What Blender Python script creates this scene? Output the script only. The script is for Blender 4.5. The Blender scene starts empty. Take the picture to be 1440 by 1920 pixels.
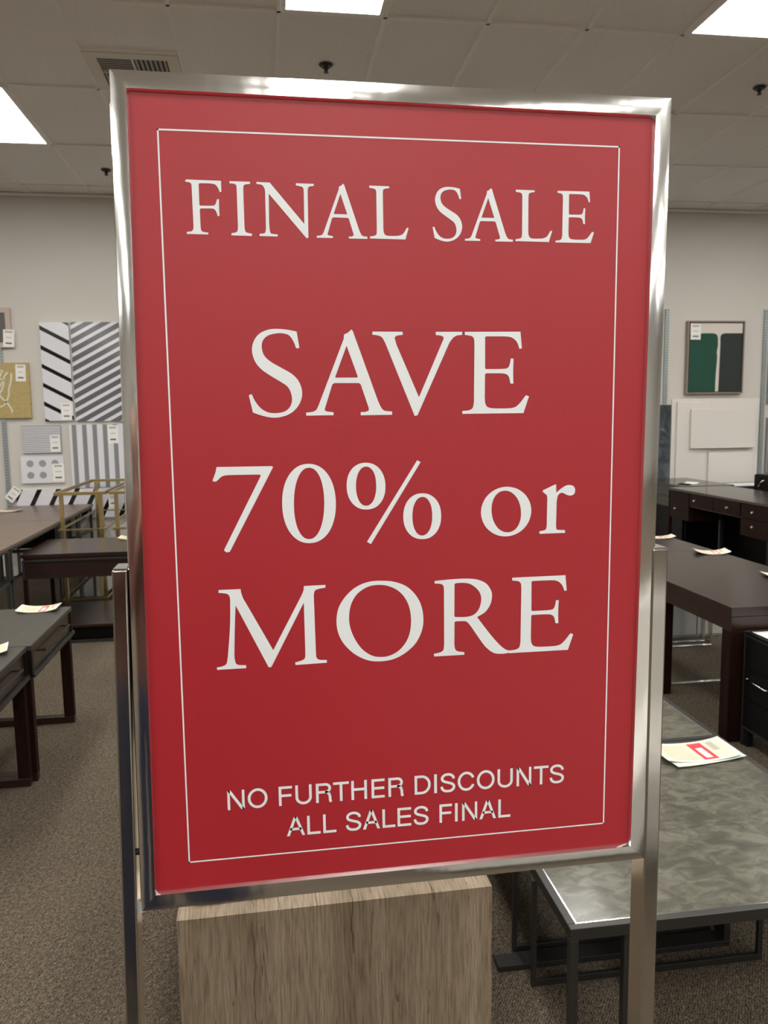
import bpy, bmesh, math, random
from mathutils import Vector, Matrix
random.seed(7)
S = bpy.context.scene
COL = S.collection

# ---------------------------------------------------------------- camera
cam_d = bpy.data.cameras.new('camera')
cam = bpy.data.objects.new('camera', cam_d); COL.objects.link(cam)
cam_d.sensor_fit = 'VERTICAL'; cam_d.sensor_height = 36.0; cam_d.sensor_width = 27.0
cam_d.lens = 1491.4986 / 1920 * 36.0
cam_d.clip_start = 0.02; cam_d.clip_end = 60
YAW, PITCH, ROLL = -0.14402, -0.12174, -0.01362
EYE = 1.65
fw = Vector((-math.sin(YAW) * math.cos(PITCH), math.cos(YAW) * math.cos(PITCH), math.sin(PITCH)))
rt = Vector((math.cos(YAW), math.sin(YAW), 0.0)); up = rt.cross(fw)
rt, up = rt * math.cos(ROLL) + up * math.sin(ROLL), up * math.cos(ROLL) - rt * math.sin(ROLL)
cam.matrix_world = Matrix(((rt.x, up.x, -fw.x, 0), (rt.y, up.y, -fw.y, 0), (rt.z, up.z, -fw.z, EYE), (0, 0, 0, 1)))
cam_d.dof.use_dof = True; cam_d.dof.focus_distance = 0.99; cam_d.dof.aperture_fstop = 16.0
S.camera = cam

# ---------------------------------------------------------------- world, exposure
W = bpy.data.worlds.new('world'); S.world = W; W.use_nodes = True
W.node_tree.nodes['Background'].inputs[0].default_value = (0.5, 0.5, 0.5, 1)
W.node_tree.nodes['Background'].inputs[1].default_value = 0.02
S.view_settings.view_transform = 'Standard'; S.view_settings.look = 'None'
S.view_settings.gamma = 1.0; S.view_settings.use_curve_mapping = False
S.view_settings.exposure = 0.0
LAMP = 19.0                                  # radiance of the ceiling diffusers
try:
    S.cycles.use_denoising = True
    S.cycles.max_bounces = 8
    S.cycles.diffuse_bounces = 5
    S.cycles.caustics_reflective = False
    S.cycles.caustics_refractive = False
except Exception:
    pass

# ---------------------------------------------------------------- materials
def new_mat(name):
    m = bpy.data.materials.new(name); m.use_nodes = True
    return m, m.node_tree, m.node_tree.nodes['Principled BSDF']
def mat(name, col, rough=0.5, metal=0.0, spec=0.5, coat=0.0, coat_rough=0.1):
    m, t, b = new_mat(name)
    b.inputs['Base Color'].default_value = (*col, 1); b.inputs['Roughness'].default_value = rough
    b.inputs['Metallic'].default_value = metal; b.inputs['Specular IOR Level'].default_value = spec
    b.inputs['Coat Weight'].default_value = coat; b.inputs['Coat Roughness'].default_value = coat_rough
    return m
def coords(t, scale=(1, 1, 1), rot=(0, 0, 0)):
    tc = t.nodes.new('ShaderNodeTexCoord'); mp = t.nodes.new('ShaderNodeMapping')
    mp.inputs['Scale'].default_value = scale; mp.inputs['Rotation'].default_value = rot
    t.links.new(tc.outputs['Object'], mp.inputs['Vector']); return mp.outputs['Vector']
def noise(t, vec, scale, detail=3, rough=0.5, dist=0.0):
    n = t.nodes.new('ShaderNodeTexNoise'); n.inputs['Scale'].default_value = scale
    n.inputs['Detail'].default_value = detail; n.inputs['Roughness'].default_value = rough
    n.inputs['Distortion'].default_value = dist
    t.links.new(vec, n.inputs['Vector']); return n.outputs['Fac']
def ramp(t, fac, stops):
    r = t.nodes.new('ShaderNodeValToRGB'); e = r.color_ramp.elements
    while len(e) < len(stops): e.new(0.5)
    for k, (p, c) in enumerate(stops): e[k].position = p; e[k].color = (*c, 1)
    t.links.new(fac, r.inputs['Fac']); return r.outputs['Color']
def bump(t, b, height, strength, dist=0.01):
    n = t.nodes.new('ShaderNodeBump'); n.inputs['Strength'].default_value = strength; n.inputs['Distance'].default_value = dist
    t.links.new(height, n.inputs['Height']); t.links.new(n.outputs['Normal'], b.inputs['Normal'])
def math_n(t, op, a, b=None):
    n = t.nodes.new('ShaderNodeMath'); n.operation = op
    for k, v in enumerate((a, b)):
        if v is None: continue
        if isinstance(v, (int, float)): n.inputs[k].default_value = v
        else: t.links.new(v, n.inputs[k])
    return n.outputs[0]
def mixc(t, fac, a, b, mode='MIX'):
    n = t.nodes.new('ShaderNodeMix'); n.data_type = 'RGBA'; n.blend_type = mode
    for s, v in ((0, fac), (6, a), (7, b)):
        if isinstance(v, (int, float)): n.inputs[s].default_value = v
        elif isinstance(v, tuple): n.inputs[s].default_value = (*v, 1)
        else: t.links.new(v, n.inputs[s])
    return n.outputs[2]

def m_wall():
    m, t, b = new_mat('painted_wall')
    f = noise(t, coords(t), 1.3, 2)
    t.links.new(ramp(t, f, [(0.3, (0.565, 0.54, 0.495)), (0.7, (0.59, 0.565, 0.52))]), b.inputs['Base Color'])
    b.inputs['Roughness'].default_value = 0.75
    bump(t, b, noise(t, coords(t), 180, 3), 0.08, 0.002); return m
def m_ceiling():
    m, t, b = new_mat('fissured_ceiling_tile')
    v = coords(t, (1, 2.2, 1))
    f = noise(t, v, 55, 4, 0.65)
    c = ramp(t, f, [(0.33, (0.70, 0.68, 0.655)), (0.42, (0.90, 0.89, 0.87))])
    g = noise(t, coords(t), 0.6, 1)
    t.links.new(mixc(t, 1.0, c, ramp(t, g, [(0.35, (0.93, 0.93, 0.93)), (0.65, (1, 1, 1))]), 'MULTIPLY'), b.inputs['Base Color'])
    b.inputs['Roughness'].default_value = 0.9; b.inputs['Specular IOR Level'].default_value = 0.1
    bump(t, b, f, 0.3, 0.004); return m
def m_carpet():
    m, t, b = new_mat('brown_woven_carpet')
    v = coords(t)
    w = t.nodes.new('ShaderNodeTexWave'); w.inputs['Scale'].default_value = 42; w.inputs['Distortion'].default_value = 9
    w.inputs['Detail'].default_value = 3; w.inputs['Detail Scale'].default_value = 2.5
    t.links.new(coords(t, (1, 1, 1), (0, 0, 0.6)), w.inputs['Vector'])
    f1 = noise(t, v, 260, 4, 0.7); f2 = noise(t, v, 75, 3, 0.7); f3 = noise(t, v, 1.4, 2)
    h = math_n(t, 'ADD', math_n(t, 'MULTIPLY', f1, 0.55), math_n(t, 'ADD', math_n(t, 'MULTIPLY', w.outputs['Fac'], 0.16), math_n(t, 'MULTIPLY', f2, 0.35)))
    c = ramp(t, h, [(0.40, (0.028, 0.022, 0.016)), (0.54, (0.108, 0.086, 0.062)), (0.68, (0.27, 0.222, 0.165))])
    t.links.new(mixc(t, 1.0, c, ramp(t, f3, [(0.3, (0.86, 0.86, 0.86)), (0.7, (1.05, 1.05, 1.05))]), 'MULTIPLY'), b.inputs['Base Color'])
    b.inputs['Roughness'].default_value = 0.95; b.inputs['Specular IOR Level'].default_value = 0.1
    bump(t, b, h, 0.8, 0.006); return m
def m_wood(name, c0, c1, rough, axis, spec=0.5, coat=0.0):
    m, t, b = new_mat(name)
    sc = {'x': (2, 45, 45), 'y': (45, 2, 45), 'z': (45, 45, 2)}[axis]
    f = noise(t, coords(t, sc), 1.0, 4, 0.6, 0.4)
    t.links.new(ramp(t, f, [(0.3, c0), (0.7, c1)]), b.inputs['Base Color'])
    b.inputs['Roughness'].default_value = rough; b.inputs['Specular IOR Level'].default_value = spec
    b.inputs['Coat Weight'].default_value = coat; b.inputs['Coat Roughness'].default_value = 0.12
    return m
def m_oak():
    m, t, b = new_mat('grey_washed_oak')
    tc = t.nodes.new('ShaderNodeTexCoord'); sp = t.nodes.new('ShaderNodeSeparateXYZ')
    t.links.new(tc.outputs['Object'], sp.inputs[0]); x, y, z = sp.outputs
    yz = math_n(t, 'SUBTRACT', z, y)
    xx = x
    for kx, kz, amp, r in ((-0.17, -0.105, 0.030, 0.07), (0.03, -0.16, 0.016, 0.05), (0.21, -0.30, 0.022, 0.09), (-0.28, -0.33, 0.02, 0.06)):
        dx = math_n(t, 'SUBTRACT', x, kx); dz = math_n(t, 'MULTIPLY', math_n(t, 'SUBTRACT', yz, kz), 0.45)
        d2 = math_n(t, 'ADD', math_n(t, 'MULTIPLY', dx, dx), math_n(t, 'MULTIPLY', dz, dz))
        e = math_n(t, 'POWER', 2.718, math_n(t, 'MULTIPLY', d2, -1.0 / (r * r * 0.5)))
        xx = math_n(t, 'ADD', xx, math_n(t, 'MULTIPLY', math_n(t, 'MULTIPLY', e, dx), -amp / (r * 0.45)))
    cb = t.nodes.new('ShaderNodeCombineXYZ')
    t.links.new(math_n(t, 'MULTIPLY', xx, 1.0), cb.inputs[0]); t.links.new(math_n(t, 'MULTIPLY', yz, 0.045), cb.inputs[1])
    v = cb.outputs[0]
    fine = noise(t, v, 210, 5, 0.65, 0.3); broad = noise(t, v, 16, 3, 0.55, 0.6)
    c = ramp(t, broad, [(0.25, (0.155, 0.116, 0.076)), (0.5, (0.225, 0.175, 0.120)), (0.75, (0.30, 0.24, 0.172))])
    c = mixc(t, 1.0, c, ramp(t, fine, [(0.32, (0.55, 0.53, 0.50)), (0.58, (1.16, 1.16, 1.16))]), 'MULTIPLY')
    crack = noise(t, v, 42, 2, 0.4, 0.2); gate = noise(t, coords(t, (14, 3.2, 3.2)), 1.0, 1)
    k = math_n(t, 'MULTIPLY', math_n(t, 'LESS_THAN', math_n(t, 'ABSOLUTE', math_n(t, 'SUBTRACT', crack, 0.5)), 0.006), math_n(t, 'GREATER_THAN', gate, 0.60))
    c = mixc(t, math_n(t, 'MULTIPLY', k, 0.75), c, (0.07, 0.05, 0.035))
    wob = noise(t, coords(t, (2, 9, 9)), 1.0, 3, 0.6)
    for xc, lo, hi, wd in ((-0.213, -1.0, -0.022, 0.0011), (0.032, -0.14, 0.45, 0.0013), (0.235, 0.40, 0.9, 0.001), (-0.15, 0.40, 0.9, 0.0009), (-0.055, 0.40, 0.9, 0.0010), (0.105, -0.75, -0.20, 0.0008)):
        dd = math_n(t, 'ABSOLUTE', math_n(t, 'SUBTRACT', math_n(t, 'ADD', x, math_n(t, 'MULTIPLY', math_n(t, 'SUBTRACT', wob, 0.5), 0.03)), xc))
        yzf = math_n(t, 'SUBTRACT', z, math_n(t, 'ADD', y, 0.45))
        zz = math_n(t, 'ADD', yzf, 0.0)
        k2 = math_n(t, 'MULTIPLY', math_n(t, 'LESS_THAN', dd, wd), math_n(t, 'MULTIPLY', math_n(t, 'GREATER_THAN', zz, lo if lo < 0.3 else -2.0), math_n(t, 'LESS_THAN', zz, hi if hi < 0.3 else (0.02 if lo < 0.3 else 2.0))))
        if lo >= 0.3: k2 = math_n(t, 'MULTIPLY', k2, math_n(t, 'GREATER_THAN', z, 0.446))
        c = mixc(t, math_n(t, 'MULTIPLY', k2, 0.8), c, (0.045, 0.032, 0.022))
    t.links.new(c, b.inputs['Base Color']); b.inputs['Roughness'].default_value = 0.6; b.inputs['Specular IOR Level'].default_value = 0.3
    bump(t, b, fine, 0.25, 0.001); return m
def m_antique():
    m, t, b = new_mat('antiqued_mirror_glass')
    v = coords(t, (1, 1.5, 1))
    f = noise(t, v, 15, 4, 0.6, 0.8); f2 = noise(t, coords(t), 5, 2, 0.5)
    h = math_n(t, 'ADD', math_n(t, 'MULTIPLY', f, 0.8), math_n(t, 'MULTIPLY', f2, 0.2))
    t.links.new(ramp(t, h, [(0.40, (0.058, 0.054, 0.038)), (0.50, (0.092, 0.087, 0.064)), (0.60, (0.140, 0.134, 0.104))]), b.inputs['Base Color'])
    b.inputs['Metallic'].default_value = 0.15; b.inputs['Roughness'].default_value = 0.35
    b.inputs['Coat Weight'].default_value = 0.22; b.inputs['Coat Roughness'].default_value = 0.10; b.inputs['Specular IOR Level'].default_value = 0.3; return m
def m_red():
    m, t, b = new_mat('red_poster_print')
    f = noise(t, coords(t), 900, 2)
    b.inputs['Base Color'].default_value = (0.375, 0.016, 0.025, 1)
    b.inputs['Roughness'].default_value = 0.42; b.inputs['Specular IOR Level'].default_value = 0.5
    bump(t, b, f, 0.12, 0.0006); return m
def m_chrome(name, rough, c=(0.80, 0.80, 0.79), amp=0.10):
    m, t, b = new_mat(name)
    b.inputs['Base Color'].default_value = (*c, 1); b.inputs['Metallic'].default_value = 1.0; b.inputs['Roughness'].default_value = rough
    bump(t, b, noise(t, coords(t, (1, 1, 0.45)), 26, 2, 0.5), amp, 0.004); return m
def m_emit(name, col, s):
    m, t, b = new_mat(name)
    b.inputs['Base Color'].default_value = (0.8, 0.8, 0.8, 1)
    b.inputs['Emission Color'].default_value = (*col, 1); b.inputs['Emission Strength'].default_value = s; return m

M = dict(
    wall=m_wall(), ceiling=m_ceiling(), carpet=m_carpet(), red=m_red(), oak=m_oak(), antique=m_antique(),
    chrome=m_chrome('polished_chrome', 0.11, (0.86, 0.86, 0.85), 0.10), post=m_chrome('brushed_steel_tube', 0.13, (0.60, 0.59, 0.575), 0.04),
    tbar=mat("ceiling_grid_metal", (0.88, 0.87, 0.85), 0.6), lamp=m_emit('fluorescent_diffuser', (1.0, 0.975, 0.925), LAMP),
    white=mat('white_print', (0.77, 0.805, 0.82), 0.45), paper=mat('white_paper', (0.80, 0.79, 0.765), 0.6), cream=mat('cream_paper', (0.78, 0.66, 0.46), 0.6),
    label=mat('red_label', (0.60, 0.035, 0.05), 0.5), ink=mat('grey_ink', (0.42, 0.38, 0.33), 0.6), dink=mat('dark_ink', (0.12, 0.11, 0.11), 0.6),
    green_paper=mat('pale_green_paper', (0.62, 0.70, 0.58), 0.6),
    wood_x=m_wood('espresso_wood_along_x', (0.013, 0.0052, 0.0036), (0.024, 0.0098, 0.0065), 0.30, 'x', 0.42, 0.15),
    wood_y=m_wood('espresso_wood_along_y', (0.013, 0.0052, 0.0036), (0.024, 0.0098, 0.0065), 0.27, 'y', 0.5, 0.35),
    wood_z=m_wood('espresso_wood_along_z', (0.010, 0.0036, 0.0024), (0.018, 0.0068, 0.0042), 0.5, 'z', 0.10, 0.0),
    walnut=m_wood('brown_walnut_top', (0.125, 0.086, 0.063), (0.19, 0.135, 0.102), 0.38, 'x', 0.5, 0.1),
    dark=m_wood('charcoal_stained_wood', (0.026, 0.023, 0.018), (0.046, 0.041, 0.033), 0.42, 'y', 0.5, 0.1),
    darkside=mat('dark_wood_side', (0.009, 0.005, 0.0036), 0.42, 0, 0.22),
    iron=mat('gunmetal', (0.040, 0.038, 0.036), 0.34, 0.5), greyiron=mat('grey_steel', (0.075, 0.075, 0.07), 0.42, 0.5),
    black=mat('black_lacquer', (0.004, 0.004, 0.004), 0.4, 0, 0.15), blackm=mat('black_metal', (0.006, 0.006, 0.006), 0.45, 0, 0.2),
    brass=mat('brushed_brass', (0.46, 0.35, 0.165), 0.32, 1.0), mirror=mat('mirror_shelf', (0.62, 0.66, 0.66), 0.06, 1.0),
    chrome2=mat('bright_chrome', (0.85, 0.85, 0.85), 0.12, 1.0), glass=mat('grey_glass_top', (0.30, 0.32, 0.31), 0.1, 0.2),
    steel=mat('slotted_steel', (0.36, 0.40, 0.41), 0.45, 0.6), slot=mat('slot_dark', (0.03, 0.03, 0.03), 0.7),
    canvas=mat('white_canvas', (0.66, 0.63, 0.585), 0.8), bluewhite=mat('gloss_white_art', (0.70, 0.70, 0.74), 0.12),
    artblack=mat('gloss_black_art', (0.006, 0.006, 0.006), 0.12), artgrey=mat('gloss_grey_art', (0.13, 0.13, 0.14), 0.12),
    stripe=mat('matte_grey_art', (0.22, 0.22, 0.23), 0.6), dot=mat('dot_grey_art', (0.30, 0.30, 0.31), 0.6),
    gold=m_wood('gold_leaf_art', (0.36, 0.265, 0.10), (0.47, 0.365, 0.155), 0.5, 'y'), goldline=mat('pale_line_art', (0.66, 0.66, 0.52), 0.5),
    green=mat('green_art', (0.014, 0.068, 0.045), 0.6, 0, 0.25), slate=mat('slate_art', (0.027, 0.033, 0.032), 0.6, 0, 0.25), offwhite=mat('off_white_art', (0.62, 0.57, 0.52), 0.6),
    taupe=mat('taupe_frame', (0.26, 0.21, 0.16), 0.5), palewood=mat('pale_wood_frame', (0.48, 0.40, 0.34), 0.5), frameblack=mat('black_frame', (0.015, 0.012, 0.010), 0.5),
    greyart=mat('grey_photo_art', (0.10, 0.095, 0.09), 0.4), plastic=mat('white_plastic', (0.8, 0.8, 0.8), 0.4),
    cabgrey=mat('pale_grey_lacquer', (0.42, 0.43, 0.42), 0.4), sprink=mat('dark_bronze', (0.02, 0.016, 0.014), 0.5), ventm=mat("vent_enamel", (0.72, 0.69, 0.62), 0.6), slat=mat("vent_slat", (0.38, 0.35, 0.31), 0.6),
    skin=mat('skin', (0.40, 0.22, 0.15), 0.5), hair=mat('dark_hair', (0.02, 0.014, 0.010), 0.5), rust=mat('rust_brown_knit', (0.115, 0.045, 0.032), 0.9),
    navy=mat('navy_cotton', (0.012, 0.018, 0.045), 0.85), rubber=mat('black_rubber', (0.01, 0.01, 0.01), 0.7), eye=mat('eye_white', (0.7, 0.7, 0.7), 0.3),
)
def m_smoke():
    m, t, b = new_mat('blue_grey_abstract_art')
    f = noise(t, coords(t, (1, 1, 0.7)), 6, 5, 0.6, 1.8)
    t.links.new(ramp(t, f, [(0.35, (0.018, 0.022, 0.028)), (0.55, (0.06, 0.07, 0.08)), (0.75, (0.22, 0.24, 0.26))]), b.inputs['Base Color'])
    b.inputs['Roughness'].default_value = 0.4; return m
M['smoke'] = m_smoke()

# ---------------------------------------------------------------- builders
class MB:
    def __init__(self): self.v = []; self.f = []; self.m = []; self.mats = []
    def mi(self, m):
        if m not in self.mats: self.mats.append(m)
        return self.mats.index(m)
    def add(self, vs, fs, m):
        o = len(self.v); k = self.mi(m)
        self.v += [tuple(p) for p in vs]
        for f in fs: self.f.append(tuple(i + o for i in f)); self.m.append(k)
        return self
    def box(self, x0, x1, y0, y1, z0, z1, m):
        vs = [(x, y, z) for x in (x0, x1) for y in (y0, y1) for z in (z0, z1)]
        return self.add(vs, [(0, 1, 3, 2), (4, 6, 7, 5), (0, 4, 5, 1), (2, 3, 7, 6), (0, 2, 6, 4), (1, 5, 7, 3)], m)
    def hexa(self, b, t, m):                   # four bottom and four top corners
        return self.add(list(b) + list(t), [(3, 2, 1, 0), (4, 5, 6, 7), (0, 1, 5, 4), (1, 2, 6, 5), (2, 3, 7, 6), (3, 0, 4, 7)], m)
    def cyl(self, p0, p1, r0, m, r1=None, n=16):
        r1 = r0 if r1 is None else r1
        p0, p1 = Vector(p0), Vector(p1); a = (p1 - p0).normalized(); u = a.orthogonal().normalized(); w = a.cross(u)
        vs = []
        for p, r in ((p0, r0), (p1, r1)):
            for k in range(n):
                t = 2 * math.pi * k / n; vs.append(p + (u * math.cos(t) + w * math.sin(t)) * r)
        fs = [(k, (k + 1) % n, n + (k + 1) % n, n + k) for k in range(n)] + [tuple(range(n - 1, -1, -1)), tuple(range(n, 2 * n))]
        return self.add(vs, fs, m)
    def poly(self, pts, m): return self.add(pts, [tuple(range(len(pts)))], m)
    def tube(self, pts, r, m, n=8):
        for a, b in zip(pts[:-1], pts[1:]): self.cyl(a, b, r, m, n=n)
        return self
    def build(self, name, parent=None, loc=None, bevel=0.0, smooth=False, seg=2):
        me = bpy.data.meshes.new(name); me.from_pydata(self.v, [], self.f)
        for m in self.mats: me.materials.append(m)
        for p, k in zip(me.polygons, self.m): p.material_index = k; p.use_smooth = smooth
        me.update()
        o = bpy.data.objects.new(name, me); COL.objects.link(o)
        if parent: o.parent = parent
        if loc: o.location = loc
        if bevel:
            b = o.modifiers.new('bevel', 'BEVEL'); b.width = bevel; b.segments = seg; b.limit_method = 'ANGLE'; b.angle_limit = 0.6
        return o
def tag(o, label, cat, group=None):
    o['label'] = label; o['category'] = cat
    if group: o['group'] = group
    return o
def thing(name, label, cat, loc=(0, 0, 0), rz=0.0, group=None):
    o = bpy.data.objects.new(name, None); COL.objects.link(o); o.location = loc; o.rotation_euler = (0, 0, rz)
    o.empty_display_size = 0.1
    return tag(o, label, cat, group)
def structure(o): o['kind'] = 'structure'; return o
def copy_thing(src, loc, rz, label, parts=None):
    c = src.copy(); COL.objects.link(c); c.location = loc; c.rotation_euler = (0, 0, rz); c['label'] = label
    for ch in [o for o in bpy.data.objects if o.parent == src]:
        k = ch.copy(); COL.objects.link(k); k.parent = c
        for g in [o for o in bpy.data.objects if o.parent == ch]:
            h = g.copy(); COL.objects.link(h); h.parent = k
    return c
def bx(name, parent, x0, x1, y0, y1, z0, z1, m, bevel=0.002): return MB().box(x0, x1, y0, y1, z0, z1, m).build(name, parent, bevel=bevel)
def clip(poly, x0, x1, z0, z1):
    for ax, v, sg in ((0, x0, 1), (0, x1, -1), (1, z0, 1), (1, z1, -1)):
        out = []
        for k in range(len(poly)):
            a, b = poly[k - 1], poly[k]; da, db = (a[ax] - v) * sg, (b[ax] - v) * sg
            if (da >= 0) != (db >= 0):
                t = da / (da - db); out.append((a[0] + (b[0] - a[0]) * t, a[1] + (b[1] - a[1]) * t))
            if db >= 0: out.append(b)
        poly = out
        if not poly: return []
    return poly

# ---------------------------------------------------------------- room shell
D = 8.808; H = 3.915; X0, X1, Y0 = -8.6, 11.0, -16.0
T = 0.6096; OX, OY = -1.0817, 4.8338
structure(MB().box(X0, X1, Y0, D, -0.06, 0.0, M['carpet']).build('floor'))
structure(MB().box(X0, X1, Y0, D, H + 0.013, H + 0.07, M['ceiling']).build('ceiling'))
structure(MB().box(X0 - 0.1, X1 + 0.1, D, D + 0.1, -0.06, H + 0.07, M['wall']).build('wall_back'))
structure(MB().box(X0 - 0.1, X1 + 0.1, Y0 - 0.1, Y0, -0.06, H + 0.07, M['wall']).build('wall_front'))
structure(MB().box(X0 - 0.1, X0, Y0, D, -0.06, H + 0.07, M['wall']).build('wall_left'))
structure(MB().box(X1, X1 + 0.1, Y0, D, -0.06, H + 0.07, M['wall']).build('wall_right'))
structure(bx('baseboard_back', None, X0, X1, D - 0.012, D, 0, 0.10, M['canvas']))
g = MB()
k = 0
x = OX - 14 * T
while x < X1:
    if x > X0: g.box(x - 0.0105, x + 0.0105, Y0, D, H, H + 0.016, M['tbar'])
    x += T
y = OY - 18 * 2 * T
while y < D:
    if y > Y0: g.box(X0, X1, y - 0.0105, y + 0.0105, H, H + 0.016, M['tbar'])
    y += 2 * T
g.box(OX + 0.012, OX + T - 0.012, OY + T - 0.012, OY + T + 0.012, H, H + 0.016, M['tbar'])
structure(g.build('trim_1', bevel=0))
structure(MB().box(X0, X1, D - 0.022, D, H - 0.022, H + 0.004, M['tbar']).build('trim_2'))

# ---------------------------------------------------------------- ceiling lights
light_labels = {(-1, 0): 'recessed fluorescent ceiling panel at the left edge, beside the air vent', (0, -1): 'recessed fluorescent ceiling panel directly above the red sign',
                (1, -1): 'recessed fluorescent ceiling panel in the top right corner'}
first = None
for m_ in range(-7, 2):
    for k_ in range(-2, 4):
        cx = OX + (2 + 4 * k_ + 0.5) * T; cy = OY + (-1 + 2 * m_ + 1.0) * T * 2 - T
        if m_ == 1 and k_ in (0, 1): pass
        lab = {(-1, 1): light_labels[(-1, 0)], (0, 0): light_labels[(0, -1)], (1, 0): light_labels[(1, -1)]}.get((k_, m_))
        grp = 'ceiling light panels'
        if lab is None:
            lab = 'recessed fluorescent ceiling panel outside the picture'
        if first is None:
            first = thing('ceiling_light', lab, 'ceiling light', (cx, cy, H), 0, grp)
            f = MB(); a, b_ = T / 2 - 0.012, T - 0.012
            for q in ((-a, -a + 0.028, -b_, b_), (a - 0.028, a, -b_, b_), (-a + 0.028, a - 0.028, -b_, -b_ + 0.028), (-a + 0.028, a - 0.028, b_ - 0.028, b_)):
                f.box(*q, -0.002, 0.010, M['tbar'])
            f.build('light_frame', first)
            MB().box(-a + 0.028, a - 0.028, -b_ + 0.028, b_ - 0.028, 0.0, 0.005, M['lamp']).build('diffuser', first)
        else:
            copy_thing(first, (cx, cy, H), 0, lab)

# vent in the half tile beside the sign's corner
vt = thing('air_vent', 'four way ceiling air vent with slatted quarters behind the top left corner of the sign', 'air vent', (OX + T / 2, OY + 1.5 * T, H))
a = T / 2 - 0.012; w_ = 0.074
f = MB()
for q in ((-a, -a + w_, -a, a), (a - w_, a, -a, a), (-a + w_, a - w_, -a, -a + w_), (-a + w_, a - w_, a - w_, a)): f.box(*q, -0.006, 0.006, M['ventm'])
f.box(-0.007, 0.007, -a + w_, a - w_, -0.006, 0.006, M['ventm']); f.box(-a + w_, a - w_, -0.007, 0.007, -0.006, 0.006, M['ventm'])
f.build('vent_frame', vt)
MB().box(-a + w_, a - w_, -a + w_, a - w_, 0.0035, 0.0058, M['slot']).build('duct_opening', vt)
i_ = a - w_
for qx, qy, along in ((-1, -1, 'x'), (1, -1, 'y'), (-1, 1, 'y'), (1, 1, 'x')):
    s = MB(); n = 7; lo, hi = 0.009, i_ - 0.002
    for k in range(n):
        p = lo + (hi - lo) * (k + 0.5) / n; hw = (hi - lo) / n * 0.26
        if along == 'x': s.box(min(qx * lo, qx * hi), max(qx * lo, qx * hi), qy * p - hw, qy * p + hw, -0.0015, 0.001, M['slat'])
        else: s.box(qx * p - hw, qx * p + hw, min(qy * lo, qy * hi), max(qy * lo, qy * hi), -0.003, 0.002, M['slat'])
    s.build('slat_panel', vt)

# sprinklers
for (x, y, lab) in ((0.455, 5.504, 'ceiling sprinkler head above the middle of the sign'), (3.539, 5.523, 'ceiling sprinkler head at the right edge of the ceiling'), (-1.391, 7.94, 'ceiling sprinkler head at the left side of the sign frame')):
    sp = thing('fire_sprinkler', lab, 'sprinkler', (x, y, H), 0, 'ceiling sprinklers')
    MB().cyl((0, 0, -0.006), (0, 0, 0.006), 0.034, M['sprink'], 0.046, 24).build('escutcheon', sp)
    b = MB().cyl((0, 0, -0.030), (0, 0, -0.006), 0.008, M['sprink'], 0.013)
    b.tube([(-0.013, 0, -0.006), (-0.012, 0, -0.022), (0, 0, -0.036)], 0.003, M['sprink']); b.tube([(0.013, 0, -0.006), (0.012, 0, -0.022), (0, 0, -0.036)], 0.003, M['sprink'])
    b.build('sprinkler_body', sp)
    MB().cyl((0, 0, -0.041), (0, 0, -0.036), 0.016, M['sprink']).build('deflector', sp)

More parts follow.
